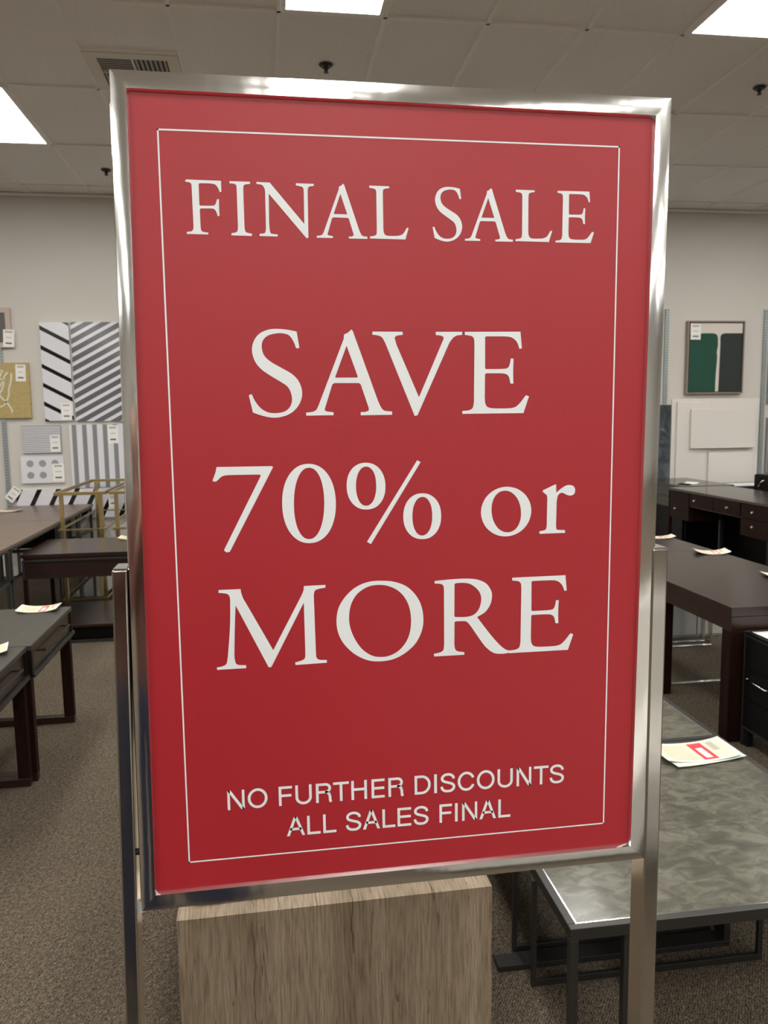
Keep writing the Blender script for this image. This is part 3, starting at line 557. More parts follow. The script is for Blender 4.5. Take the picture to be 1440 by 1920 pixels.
k1 = coffee((0.716, 1.770, 0.0), 'gunmetal framed coffee table with mottled mirror top nearest the sign post', 1.034, 1.035)
for (xa, xb, y, wy) in ((-0.008, 0.715, 0.266, 0.014), (-0.016, 0.640, 0.420, 0.014)):
    s = MB(); z0 = 0.327
    s.box(xa, xb, y, y + wy, 0, 0.020, M['iron'])
    s.box(xb - 0.016, xb, y, y + wy, 0.020, z0, M['iron'])
    s.box(xa, xa + 0.014, y, y + wy, 0.020, z0, M['iron'])
    s.build('sled_base', k1, bevel=0.001)
s = MB().box(-0.085, 0.655, 0.340, 0.395, 0, 0.018, M['iron']).box(0.635, 0.655, 0.340, 0.395, 0.018, 0.327, M['iron']).build('flat_stretcher', k1, bevel=0.001)
bx('leg', k1, 0.155, 0.177, 0.024, 0.046, 0.0, 0.327, M['iron'], 0.001)
MB().cyl((0.672, 0.13, 0.357), (0.672, 0.13, 0.3605), 0.006, M['sprink']).build('bumper_dot', k1)
k2 = coffee((0.716, 2.812, 0.0), 'matching mottled mirror coffee table butted behind the nearest one', 1.034, 1.03)
card((1.565, 2.690, 0.3605), 0.02, 0.30, 0.165, 0.016, 'cream price card with red label lying on the mirrored coffee table', 56, 32, True)

# ---------------------------------------------------------------- drawer tables at left
def drawer_table(loc, label):
    t = thing('drawer_table', label, 'side table', loc, 0, 'dark drawer tables at the left edge')
    L, dx, h = 0.752, 0.66, 0.64
    bx('top', t, -dx, 0.0, 0, L, h - 0.022, h, M['dark'], 0.0015)
    bx('case', t, -dx + 0.004, -0.022, 0.004, L - 0.004, 0.494, h - 0.022, M['darkside'], 0.001)
    bx('end_stile', t, -0.022, 0.0, 0.0, 0.022, 0.494, h - 0.022, M['darkside'], 0.001); bx('end_stile', t, -0.022, 0.0, L - 0.022, L, 0.494, h - 0.022, M['darkside'], 0.001)
    dr = bx('drawer', t, -0.022, -0.008, 0.026, L - 0.026, 0.512, h - 0.026, M['wood_y'], 0.001)
    hb = MB().box(0.012, 0.020, 0.16, L - 0.12, 0.566, 0.576, M['iron']); hb.box(-0.009, 0.013, 0.17, 0.18, 0.566, 0.576, M['iron']); hb.box(-0.009, 0.013, L - 0.14, L - 0.13, 0.566, 0.576, M['iron'])
    hb.build('handle', dr, bevel=0.0008)
    bx('lower_rail', t, -0.024, 0.010, 0.0, L, 0.490, 0.508, M['iron'], 0.001)
    for y in (0.0, L - 0.042):
        for x in (-0.062, -dx + 0.01): bx('leg', t, x, x + 0.052, y, y + 0.042, 0.038, 0.494, M['wood_z'], 0.0015)
        bx('floor_bar', t, -dx + 0.01, -0.010, y, y + 0.042, 0, 0.038, M['wood_x'], 0.0015)
    return t
b1 = drawer_table((-1.080, 3.674, 0), 'dark drawer table with a price card, second back at the left edge')
copy_thing(b1, (-1.098, 2.914, 0), 0, 'dark drawer table nearest the camera, cut by the left edge')
card((-1.235, 4.385, 0.641), 0.03, 0.205, 0.145, 0.014, 'price card with red block on the second dark drawer table at left')
card((-1.275, 3.585, 0.641), 0.25, 0.24, 0.145, 0.018, 'price card half cut off on the nearest left drawer table')

# ---------------------------------------------------------------- console with lower shelf
c = thing('console_table', 'espresso console table with trimmed apron and low shelf, left of the sign post', 'console table', (-1.825, 6.10, 0))
wx, wy, h = 0.80, 0.76, 0.66
bx('top', c, 0, wx, 0, wy, h - 0.026, h, M['wood_x'], 0.0015)
bx('apron', c, 0.012, wx - 0.012, 0.016, wy - 0.012, 0.475, h - 0.026, M['wood_x'], 0.001)
tr = MB(); tr.box(0.006, wx - 0.006, 0.0, 0.016, h - 0.056, h - 0.044, M['iron']); tr.box(0.006, 0.024, 0.0, 0.016, 0.475, h - 0.056, M['iron']); tr.box(wx - 0.024, wx - 0.006, 0.0, 0.016, 0.475, h - 0.056, M['iron'])
tr.build('metal_trim', c, bevel=0.001)
for x in (0.006, wx - 0.036):
    for y in (0.004, wy - 0.034): bx('leg', c, x, x + 0.03, y, y + 0.03, 0, 0.475, M['wood_z'], 0.001)
bx('shelf', c, 0.036, wx - 0.036, -0.07, wy - 0.04, 0.112, 0.132, M['wood_x'], 0.0015)
bx('recess_shade', c, 0.05, wx - 0.05, -0.02, wy - 0.05, 0.016, 0.112, M['black'], 0.001)  # set-back black box painting in the shade of the recess below the shelf
bx('floor_bar', c, 0.036, wx - 0.036, -0.09, -0.06, 0, 0.016, M['iron'], 0.001)
card((-1.13, 6.76, 0.661), -0.05, 0.21, 0.15, 0.016, 'price card beside the sign frame on the espresso console')

# ---------------------------------------------------------------- row of brown desks along the left
def long_desk(y0, y1, label, x0=-2.64, x1=-1.842, drawer=True):
    t = thing('writing_desk', label, 'desk', (x1, y0, 0), 0, 'brown topped desks in a row at left')
    L = y1 - y0 - 0.014; w = x1 - x0; h = 0.755
    bx('top', t, -w, 0, 0, L, h - 0.022, h, M['walnut'], 0.001)
    s = MB(); r = 0.026
    for x in (-w + 0.01, -0.014 - r):
        s.box(x, x + r, 0.012, L - 0.012, h - 0.046, h - 0.022, M['greyiron'])
        s.box(x, x + r, 0.012, L - 0.012, 0.475, 0.495, M['greyiron'])
    s.box(-w + 0.036, -0.04, 0.012, 0.032, 0.475, 0.495, M['greyiron']); s.box(-w + 0.036, -0.04, L - 0.032, L - 0.012, 0.475, 0.495, M['greyiron'])
    s.build('frame_rail', t)
    for x in (-w + 0.01, -0.014 - r):
        for y in (0.012, L - 0.012 - r): bx('leg', t, x, x + r, y, y + r, 0, h - 0.046, M['greyiron'], 0.001)
    if drawer: bx('drawer', t, -w + 0.09, -0.075, 0.06, min(L - 0.06, 0.7), 0.50, h - 0.06, M['black'], 0.002)
    return t
long_desk(4.58, 5.985, 'brown topped desk nearest the camera in the left row, cut by the edge')
long_desk(5.985, 7.395, 'long brown topped desk, second in the left row from the camera', drawer=False)
long_desk(7.395, 8.125, 'short brown topped desk, third in the left row from the camera')
long_desk(8.125, 8.745, 'brown topped desk against the back wall below the black striped art', drawer=False)
card((-2.66 + 0.12, 8.23, 0.756), 0.0, 0.24, 0.16, 0.014, 'price card on the farthest brown desks at the left edge')

# ---------------------------------------------------------------- brass frames
def brass_frame(loc, label):
    t = thing('brass_etagere', label, 'etagere', loc, 0, 'brass open frames by the back wall')
    w, L, h = 0.435, 1.50, 1.022; r = 0.026
    s = MB(); s.box(0, w, 0, r, h - 0.028, h, M['brass']); s.box(0, w, L - r, L, h - 0.028, h, M['brass'])
    s.box(0, r, r, L - r, h - 0.028, h, M['brass']); s.box(w - r, w, r, L - r, h - 0.028, h, M['brass'])
    s.build('top_frame', t, bevel=0.0015)
    for x in (0.040, w - 0.030 - 0.036):
        for y in (0.012, L - 0.044): bx('leg', t, x, x + 0.032, y, y + 0.032, 0, h - 0.028, M['brass'], 0.0015)
    s = MB()
    z = 0.700
    s.box(0.018, w - 0.018, -0.006, 0.012, z - 0.014, z, M['brass']); s.box(0.018, w - 0.018, L - 0.012, L, z - 0.014, z, M['brass'])
    s.box(0.018, 0.038, 0.012, L - 0.012, z - 0.014, z, M['brass']); s.box(w - 0.038, w - 0.018, 0.012, L - 0.012, z - 0.014, z, M['brass'])
    s.build('middle_frame', t)
    s = MB(); z = 0.085
    s.box(0.018, w - 0.018, -0.004, 0.012, z - 0.02, z, M['brass']); s.box(0.018, w - 0.018, L - 0.012, L, z - 0.02, z, M['brass'])
    s.box(0.018, 0.038, 0.012, L - 0.012, z - 0.02, z, M['brass']); s.box(w - 0.038, w - 0.018, 0.012, L - 0.012, z - 0.02, z, M['brass'])
    s.build('bottom_frame', t)
    bx('mirror_shelf', t, 0.076, w - 0.07, 0.046, L - 0.046, 0.076, 0.088, M['mirror'], 0.0005)
    return t
brass_frame((-1.838, 7.16, 0), 'open brass etagere frame standing behind the espresso console')
brass_frame((-1.378, 7.16, 0), 'second open brass etagere frame, half hidden by the chrome sign frame')

# ---------------------------------------------------------------- dark tables at right
def parsons(loc, label, sx, sy, h, lt, apron, leg, chrome=False):
    t = thing('parsons_table', label, 'table', loc, 0, 'espresso tables at right')
    bx('top', t, 0, sx, 0, sy, h - lt, h, M['wood_x'], 0.002)
    if not chrome:
        bx('apron', t, 0.004, sx - 0.004, 0.004, sy - 0.004, h - lt - apron, h - lt - 0.002, M['wood_x'], 0.001)
        for x in (0, sx - leg):
            for y in (0, sy - leg): 
                lg = bx('leg', t, x + 0.002, x + leg, y + 0.002, y + leg, 0.0, h - lt - apron, M['wood_z'], 0.002)
                MB().box(x + 0.0005, x + leg + 0.0015, y + 0.0005, y + leg + 0.0015, 0.060, 0.064, M['darkside']).build('leg_band', lg)
    else:
        bx('apron', t, 0.03, sx - 0.03, 0.03, sy - 0.03, h - lt - apron, h - lt, M['wood_x'], 0.001)
        for y in (0.03, sy - 0.055):
            s = MB().box(0.03, sx - 0.03, y, y + 0.025, 0, 0.018, M['chrome2'])
            s.box(0.03, 0.05, y, y + 0.025, 0.018, h - lt - apron, M['chrome2']); s.box(sx - 0.05, sx - 0.03, y, y + 0.025, 0.018, h - lt - apron, M['chrome2'])
            s.build('sled_leg', t, bevel=0.001)
    return t
parsons((2.222, 3.520, 0), 'thick topped espresso table with square legs, nearest on the right', 1.25, 0.775, 0.69, 0.048, 0.075, 0.078)
parsons((2.13, 4.305, 0), 'espresso table with chrome sled legs, behind the thick topped table', 0.95, 0.80, 0.675, 0.030, 0.06, 0, True)
parsons((2.13, 5.115, 0), 'third espresso table on the right, farthest in the row', 0.95, 0.64, 0.675, 0.030, 0.06, 0, True)
card((3.00, 4.27 + 0.75, 0.676), -0.25, 0.22, 0.15, 0.02, 'price card with red print on the chrome legged espresso table')
card((2.98, 5.72, 0.676), -0.2, 0.22, 0.12, 0.018, 'price card on the farthest espresso table beside the sign post')
card((2.94, 4.13, 0.691), -0.2, 0.24, 0.16, 0.014, 'price card cut by the right edge on the thick topped table')
gc = thing('storage_cabinet', 'pale grey cabinet standing under the farthest espresso table', 'cabinet', (2.86, 5.30, 0))
bx('body', gc, 0, 0.42, 0, 0.36, 0.0, 0.55, M['cabgrey'], 0.003)
bx('door', gc, 0.004, 0.205, -0.014, 0, 0.02, 0.545, M['cabgrey'], 0.002); bx('door', gc, 0.212, 0.416, -0.014, 0, 0.02, 0.545, M['cabgrey'], 0.002)

# black drawer chest at the right edge
ch = thing('drawer_chest', 'black drawer chest with silver edges at the right edge', 'chest', (2.285, 2.70, 0), 0)
L, w, h = 0.79, 0.55, 0.575
bx('body', ch, 0.004, w, 0.0, L, 0.10, h - 0.012, M['black'], 0.001)
bx('top', ch, -0.004, w, -0.004, L + 0.004, h - 0.012, h, M['black'], 0.001)
s = MB(); e = 0.006
s.box(-0.004, 0.004, L - e, L + 0.004, 0.0, h - 0.014, M['iron']); s.box(-0.004, 0.004, -0.004, e, 0.0, h - 0.014, M['iron'])
s.box(-0.005, 0.003, -0.004, L + 0.004, 0.092, 0.100, M['iron']); s.box(-0.0055, 0.0, -0.004, L + 0.004, h - 0.020, h - 0.012, M['iron'])
s.build('metal_edge', ch)
for x in (0.006, w - 0.04):
    for y in (0.004, L - 0.038): bx('foot', ch, x, x + 0.03, y, y + 0.034, 0, 0.10, M['blackm'], 0.001)
for k, (a, b) in enumerate(((0.106, 0.244), (0.250, 0.394), (0.400, 0.553))):
    dr = bx('drawer', ch, -0.004, 0.006, 0.010, L - 0.010, a, b, M['black'], 0.001)
    if k == 1:
        hb = MB(); hb.tube([(-0.004, L - 0.20, 0.345), (-0.022, L - 0.20, 0.345), (-0.022, L - 0.05, 0.352), (-0.004, L - 0.05, 0.352)], 0.004, M['chrome2']); hb.build('handle', dr, smooth=True)
card((2.455, 3.27, h + 0.001), 0.02, 0.30, 0.40, 0.002, 'blank white sheet on top of the black drawer chest', plain=True)

# ---------------------------------------------------------------- executive desks at the back right
def knob(p, parent):
    b = MB(); b.cyl((p[0], p[1], p[2]), (p[0] - 0.018, p[1], p[2]), 0.005, M['chrome2']); b.cyl((p[0] - 0.018, p[1], p[2]), (p[0] - 0.030, p[1], p[2]), 0.012, M['chrome2'], 0.009)
    b.build('knob', parent, smooth=False)
ed = thing('executive_desk', 'espresso pedestal desk with silver knobs on the drawers', 'desk', (4.10, 5.62, 0), 0)
L, w, h = 2.06, 0.66, 0.865
bx('top', ed, -0.012, w, 0, L, h - 0.022, h, M['wood_y'], 0.0015)
bx('back_panel', ed, w - 0.03, w - 0.01, 0.02, L - 0.02, 0.02, h - 0.022, M['black'], 0.001)  # black colour paints in the deep shade of the knee hole
bx('case', ed, 0.004, w - 0.03, L - 0.41, L - 0.012, 0.56, h - 0.022, M['wood_z'], 0.001)
bx('case', ed, 0.004, w - 0.03, 0.012, 0.79, 0.555, h - 0.022, M['wood_z'], 0.001)
bx('apron', ed, 0.004, 0.40, 0.79, L - 0.41, 0.705, h - 0.022, M['wood_y'], 0.001)
for y in (0.0, L - 0.022):
    for x in (-0.008, w - 0.035): bx('leg', ed, x, x + 0.034, y, y + 0.022, 0, h - 0.022, M['wood_z'], 0.001)
for x, y in ((0.30, 1.60), (0.30, 0.82)): bx('inner_leg', ed, x, x + 0.03, y, y + 0.03, 0, 0.70, M['iron'], 0.001)
for (y0, y1, z0, z1, knobs) in ((L - 0.405, L - 0.03, 0.567, 0.836, [(1.885, 0.667)]), (1.225, L - 0.418, 0.712, 0.836, [(1.525, 0.780)]), (0.80, 1.219, 0.712, 0.836, [(0.967, 0.778)]),
        (0.018, 0.782, 0.715, 0.836, [(0.585, 0.778)]), (0.018, 0.782, 0.562, 0.709, [(0.578, 0.655)])):
    dr = bx('drawer', ed, -0.008, 0.004, y0 + 0.002, y1 - 0.002, z0, z1, M['wood_z'], 0.001)
    for (ky, kz) in knobs: knob((-0.008, ky, kz), dr)
dk = thing('low_dresser', 'dark desk with plain drawers end to end behind the pedestal desk', 'desk', (4.285, 7.73, 0), 0)
L, w, h = 0.98, 0.57, 0.867
bx('top', dk, -0.01, w, 0, L, h - 0.02, h, M['wood_y'], 0.0015)
bx('case', dk, 0.006, w - 0.01, 0.01, L - 0.01, 0.62, h - 0.02, M['dark'], 0.001)
for a, b in ((0.622, 0.730), (0.736, 0.845)): bx('drawer', dk, -0.006, 0.006, 0.012, L - 0.012, a, b, M['dark'], 0.001)
for x in (0.0, w - 0.035):
    for y in (0.01, L - 0.045): bx('leg', dk, x, x + 0.035, y, y + 0.035, 0, 0.62, M['black'], 0.001)
bx('under_shade', dk, 0.06, w - 0.045, 0.045, L - 0.045, 0.03, 0.62, M['black'], 0.001)  # black box added to stand for the darkness under the desk
card((4.47, 7.98, 0.868), 0.5, 0.20, 0.15, 0.012, 'crumpled white price card on the dark desk below the white canvases', plain=True)
bt = thing('cabinet', 'tall dark cabinet with a silver pull at the right edge by the wall', 'cabinet', (5.00, 6.85, 0), 0)
bx('body', bt, 0.012, 0.52, 0, 0.765, 0, 0.985, M['darkside'], 0.002)
dr = bx('door', bt, 0.0, 0.012, 0.006, 0.759, 0.02, 0.978, M['darkside'], 0.002)
MB().tube([(0.002, 0.668, 0.832), (-0.024, 0.660, 0.842), (-0.030, 0.628, 0.885), (-0.024, 0.592, 0.925), (0.002, 0.588, 0.933)], 0.006, M['chrome2']).build('pull_handle', dr, smooth=True)
lb = thing('sideboard', 'low black sideboard behind the pedestal desk near the wall', 'sideboard', (4.90, 8.16, 0), 0)
bx('body', lb, 0, 1.9, 0, 0.5, 0.06, 0.80, M['black'], 0.003); bx('base', lb, 0.03, 1.87, 0.03, 0.47, 0, 0.06, M['blackm'], 0.001)
MB().box(0.28, 0.95, 0.10, 0.40, 0.80, 0.803, M['white']).build('paper_liner', lb)

# ---------------------------------------------------------------- art on the back wall
def art(name, label, cat_, x0, x1, z0, z1, off, th, group=None):
    return thing(name, label, cat_, ((x0 + x1) / 2, D - off, z0), 0, group), (x1 - x0), (z1 - z0)
def price_tag(x, z, y, w, h, label, rot=0.0):
    t = MB(); t.box(-w / 2, w / 2, -0.0015, 0.0, -h, 0.0, M['paper'])
    t.poly([(a * w, -0.0018, b * h) for a, b in ((-0.34, -0.18), (0.34, -0.18), (0.34, -0.08), (-0.34, -0.08))], M['ink'])
    t.poly([(a * w, -0.0018, b * h) for a, b in ((-0.26, -0.47), (0.26, -0.47), (0.26, -0.43), (-0.26, -0.43))], M['ink'])
    t.poly([(a * w, -0.0018, b * h) for a, b in ((-0.28, -0.83), (0.28, -0.83), (0.28, -0.74), (-0.28, -0.74))], M['dink'])
    o = t.build('price_tag'); o.location = (x, y, z); o.rotation_euler = (0, rot, 0)
    return tag(o, label, 'price tag', 'white paper price tags on the wall art')
def pl(mb, pts, y, m): mb.poly([(p[0], y, p[1]) for p in pts], m)

# grey framed picture, cut by the left edge
a, w, h = art('framed_picture', 'grey picture in a pale wood frame at the left edge of the wall', 'picture', -3.18, -2.562, 2.385, 2.785, 0.001, 0.03)
f = MB(); fr = 0.05
for q in ((-w / 2, w / 2, 0, fr), (-w / 2, w / 2, h - fr, h), (-w / 2, -w / 2 + fr, fr, h - fr), (w / 2 - fr, w / 2, fr, h - fr)): f.box(q[0], q[1], -0.035, 0, q[2], q[3], M['palewood'])
f.build('frame', a); MB().box(-w / 2 + fr, w / 2 - fr, -0.02, -0.004, fr, h - fr, M['greyart']).build('print', a)
price_tag(-2.582, 2.565, D - 0.037, 0.108, 0.175, 'white price tag on the grey framed picture', 0.06)
# gold painting
a, w, h = art('canvas_painting', 'gold painting with tangled pale lines', 'painting', -2.98, -2.415, 1.665, 2.232, 0.001, 0.035)
MB().box(-w / 2, w / 2, -0.035, 0, 0, h, M['gold']).build('canvas', a, bevel=0.002)
f = MB()
def curve_line(pts, r=0.008):
    q = cat(pts, 6); n = len(q)
    for (p, s) in zip(q[:-1], q[1:]):
        d = (Vector(s) - Vector(p)); 
        if d.length < 1e-6: continue
        d.normalize(); nn = Vector((-d.y, d.x)) * r
        pl(f, [(p[0] - nn.x, p[1] - nn.y), (s[0] - nn.x, s[1] - nn.y), (s[0] + nn.x, s[1] + nn.y), (p[0] + nn.x, p[1] + nn.y)], -0.0358, M['goldline'])
# positions measured from the painting's right edge
R_ = w / 2
curve_line([(R_ - 0.30, 0.50), (R_ - 0.27, 0.46), (R_ - 0.29, 0.41), (R_ - 0.25, 0.38), (R_ - 0.27, 0.30), (R_ - 0.30, 0.24), (R_ - 0.24, 0.17), (R_ - 0.20, 0.11), (R_ - 0.185, 0.06)])
curve_line([(R_ - 0.17, 0.46), (R_ - 0.18, 0.38), (R_ - 0.205, 0.30), (R_ - 0.21, 0.24), (R_ - 0.245, 0.16), (R_ - 0.30, 0.12), (R_ - 0.36, 0.16)])
curve_line([(R_ - 0.205, 0.47), (R_ - 0.24, 0.43), (R_ - 0.27, 0.36), (R_ - 0.32, 0.30), (R_ - 0.36, 0.34), (R_ - 0.33, 0.44), (R_ - 0.27, 0.49), (R_ - 0.25, 0.47)])
f.build('painted_lines', a)
price_tag(-2.492, 2.212, D - 0.037, 0.098, 0.17, 'white price tag on the gold painting', 0.03)
# white with black bars
a, w, h = art('art_panel', 'glossy white art panel with five slanted black bars', 'art panel', -2.284, -1.998, 1.632, 2.640, 0.001, 0.03)
f = MB().box(-w / 2, w / 2, -0.03, 0, 0, h, M['bluewhite'])
for zc in (1.15, 0.956, 0.757, 0.567, 0.373, 0.18, 0.005, -0.19):
    q = clip([(-w / 2, zc - 0.021), (w / 2, zc - 0.178), (w / 2, zc - 0.134), (-w / 2, zc + 0.023)], -w / 2, w / 2, 0, h)
    if q: pl(f, q, -0.0306, M['artblack'])
f.build('panel', a)
price_tag(-2.067, 1.815, D - 0.033, 0.105, 0.172, 'white price tag on the slanted black bar panel')
# grey diagonal stripes
a, w, h = art('art_panel', 'glossy grey and white diagonal striped panel beside the sign frame', 'art panel', -1.978, -1.36, 1.622, 2.645, 0.001, 0.03)
f = MB().box(-w / 2, w / 2, -0.03, 0, 0, h, M['bluewhite'])
for k in range(-8, 14):
    zc = 0.918 - k * 0.0945
    q = clip([(-w / 2, zc - 0.028), (w / 2, zc - 0.028 + w * 0.55), (w / 2, zc + 0.028 + w * 0.55), (-w / 2, zc + 0.028)], -w / 2, w / 2, 0, h)
    if len(q) > 2: pl(f, q, -0.0306, M['artgrey'])
f.build('panel', a)
# ribbed grey
a, w, h = art('art_panel', 'small grey panel of fine horizontal ribs', 'art panel', -2.527, -2.139, 1.297, 1.584, 0.001, 0.025)
f = MB().box(-w / 2, w / 2, -0.022, 0, 0, h, M['stripe'])
for k in range(15): f.box(-w / 2 + 0.002, w / 2 - 0.002, -0.027, -0.022, 0.006 + k * 0.0186, 0.006 + k * 0.0186 + 0.011, M['bluewhite'])
f.build('panel', a)
price_tag(-2.200, 1.485, D - 0.030, 0.098, 0.172, 'white price tag on the ribbed grey panel')
# dots
a, w, h = art('canvas_painting', 'white canvas with rows of grey dots', 'painting', -2.556, -2.128, 0.985, 1.268, 0.001, 0.03)
f = MB().box(-w / 2, w / 2, -0.03, 0, 0, h, M['bluewhite'])
for x in (0.092, 0.217, 0.342):
    for z in (0.205, 0.083): pl(f, [(-w / 2 + x + 0.036 * math.cos(t), z + 0.036 * math.sin(t)) for t in [2 * math.pi * k / 28 for k in range(28)]], -0.0306, M['dot'])
f.build('canvas', a, bevel=0.0)
price_tag(-2.185, 1.185, D - 0.033, 0.118, 0.185, 'white price tag on the dotted canvas')
# vertical stripes
a, w, h = art('canvas_painting', 'white canvas with grey vertical stripes above the brass frames', 'painting', -2.052, -1.42, 0.925, 1.588, 0.001, 0.03)
f = MB().box(-w / 2, w / 2, -0.03, 0, 0, h, M['bluewhite'])
for k in range(6):
    x = -w / 2 + 0.026 + k * 0.104
    pl(f, [(x, 0), (x + 0.046, 0), (x + 0.046, h), (x, h)], -0.0306, M['stripe'])
f.build('canvas', a)
price_tag(-1.612, 1.578, D - 0.033, 0.105, 0.19, 'white price tag on the vertical striped canvas')
# low panel with diagonal black stripes
a, w, h = art('art_panel', 'low white panel with slanted black stripes behind the brown desks', 'art panel', -2.622, -1.53, 0.60, 0.918, 0.001, 0.03)
f = MB().box(-w / 2, w / 2, -0.03, 0, 0, h, M['bluewhite'])
for k in range(-1, 8):
    x = -w / 2 + 0.02 + k * 0.192 - 0.11
    q = clip([(x - 0.05, 0.0), (x, 0.0), (x + 0.16, h), (x + 0.11, h)], -w / 2, w / 2, 0, h)
    if len(q) > 2: pl(f, q, -0.0306, M['artblack'])
f.build('panel', a)
price_tag(-2.60, 0.935, D - 0.033, 0.10, 0.16, 'white price tag on the low black striped panel', 0.7)
price_tag(-1.655, 0.90, D - 0.033, 0.10, 0.19, 'white price tag at the right end of the low striped panel', -0.08)

# right: green and slate painting
a, w, h = art('framed_painting', 'green and slate painting split by a white stem, in a slim frame', 'painting', 4.845, 5.555, 1.842, 2.678, 0.001, 0.05)
f = MB(); fr = 0.014
for q in ((-w / 2, w / 2, 0, fr), (-w / 2, w / 2, h - fr, h), (-w / 2, -w / 2 + fr, fr, h - fr), (w / 2 - fr, w / 2, fr, h - fr)): f.box(q[0], q[1], -0.055, 0, q[2], q[3], M['taupe'])
f.build('frame', a)
f = MB(); e = 0.012
for q in ((-w / 2 + fr, w / 2 - fr, fr, fr + e), (-w / 2 + fr, w / 2 - fr, h - fr - e, h - fr), (-w / 2 + fr, -w / 2 + fr + e, fr + e, h - fr - e), (w / 2 - fr - e, w / 2 - fr, fr + e, h - fr - e)): f.box(q[0], q[1], -0.05, 0, q[2], q[3], M['frameblack'])
f.build('liner', a)
f = MB().box(-w / 2 + fr + e, w / 2 - fr - e, -0.045, -0.005, fr + e, h - fr - e, M['offwhite'])
a0, a1, zt = -w / 2 + fr + e, w / 2 - fr - e, 0.695
pl(f, [(a0, fr + e), (0.008, fr + e), (0.010, 0.20), (0.022, 0.42), (0.014, 0.48), (0.026, 0.55), (0.022, 0.645), (0.006, 0.680), (-0.03, 0.694), (-0.12, zt), (a0, zt - 0.01)], -0.0456, M['green'])
pl(f, [(a1, zt), (0.10, zt), (0.066, 0.682), (0.052, 0.655), (0.055, 0.55), (0.052, 0.30), (0.048, fr + e), (a1, fr + e)], -0.0456, M['slate'])
f.build('painting_surface', a)
price_tag(4.936, 2.640, D - 0.058, 0.125, 0.178, 'white price tag on the corner of the green painting')
# blank canvases stacked against the wall
for (nm, lab, x0, x1, z0, z1, off, th) in (
        ('blank_canvas', 'largest blank white canvas, rearmost of the stack on the right', 4.692, 5.80, 0.02, 1.785, 0.001, 0.018),
        ('blank_canvas', 'tall narrow blank white canvas in front of the largest canvas', 4.748, 5.128, 0.02, 1.750, 0.021, 0.022),
        ('blank_canvas', 'blank white canvas below the hanging landscape canvas', 5.160, 5.735, 0.02, 1.160, 0.021, 0.022),
        ('blank_canvas', 'wide blank white canvas hanging foremost of the stack', 4.905, 5.722, 1.205, 1.665, 0.046, 0.035)):
    o = MB().box(-(x1 - x0) / 2, (x1 - x0) / 2, -th, 0, 0, z1 - z0, M['canvas']).build(nm, None, ((x0 + x1) / 2, D - off, z0), bevel=0.004)
    tag(o, lab, 'canvas', 'blank white canvases on the right wall')
# blue grey abstract
o = MB().box(-0.30, 0.17, -0.03, 0, 0, 1.70, M['smoke']).build('abstract_canvas', None, (4.505, D - 0.001, 0.02), bevel=0.002)
tag(o, 'dark blue grey abstract canvas beside the chrome sign frame', 'painting')
# pictures cut by the right edge
a, w, h = art('framed_picture', 'grey framed picture high at the right edge of the wall', 'picture', 5.895, 6.5, 1.718, 2.787, 0.001, 0.03)
MB().box(-w / 2, w / 2, -0.03, 0, 0, h, M['steel']).build('frame', a, bevel=0.002); MB().box(-w / 2 + 0.03, w / 2 - 0.03, -0.033, -0.028, 0.03, h - 0.03, M['greyart']).build('print', a)
a, w, h = art('framed_picture', 'grey picture low at the right edge of the wall', 'picture', 5.905, 6.5, 0.90, 1.555, 0.001, 0.03)
MB().box(-w / 2, w / 2, -0.03, 0, 0, h, M['stripe']).build('frame', a, bevel=0.002); MB().box(-w / 2 + 0.03, w / 2 - 0.03, -0.033, -0.028, 0.03, h - 0.03, M['smoke']).build('print', a)

# slotted shelf standards on the wall
def standard(x, z0, z1, label):
    t = thing('shelf_standard', label, 'shelf standard', (x, D - 0.001, z0), 0, 'slotted steel standards on the back wall')
    hw = 0.022
    MB().box(-hw, hw, -0.022, 0, 0, z1 - z0, M['steel']).build('channel', t)
    s = MB(); z = 0.02
    while z < z1 - z0 - 0.02:
        for dx in (-0.009, 0.009): s.box(dx - 0.003, dx + 0.003, -0.0226, -0.021, z, z + 0.014, M['slot'])
        z += 0.03
    s.build('slots', t)
standard(4.603, 1.72, 2.812, 'slotted steel standard right beside the chrome sign frame')
standard(5.840, 0.30, 2.812, 'slotted steel standard between the white canvases and the right edge')
standard(-2.700, 0.30, 1.66, 'slotted steel standard below the gold painting')
standard(-2.690, 2.235, 2.38, 'short visible slotted standard above the gold painting')

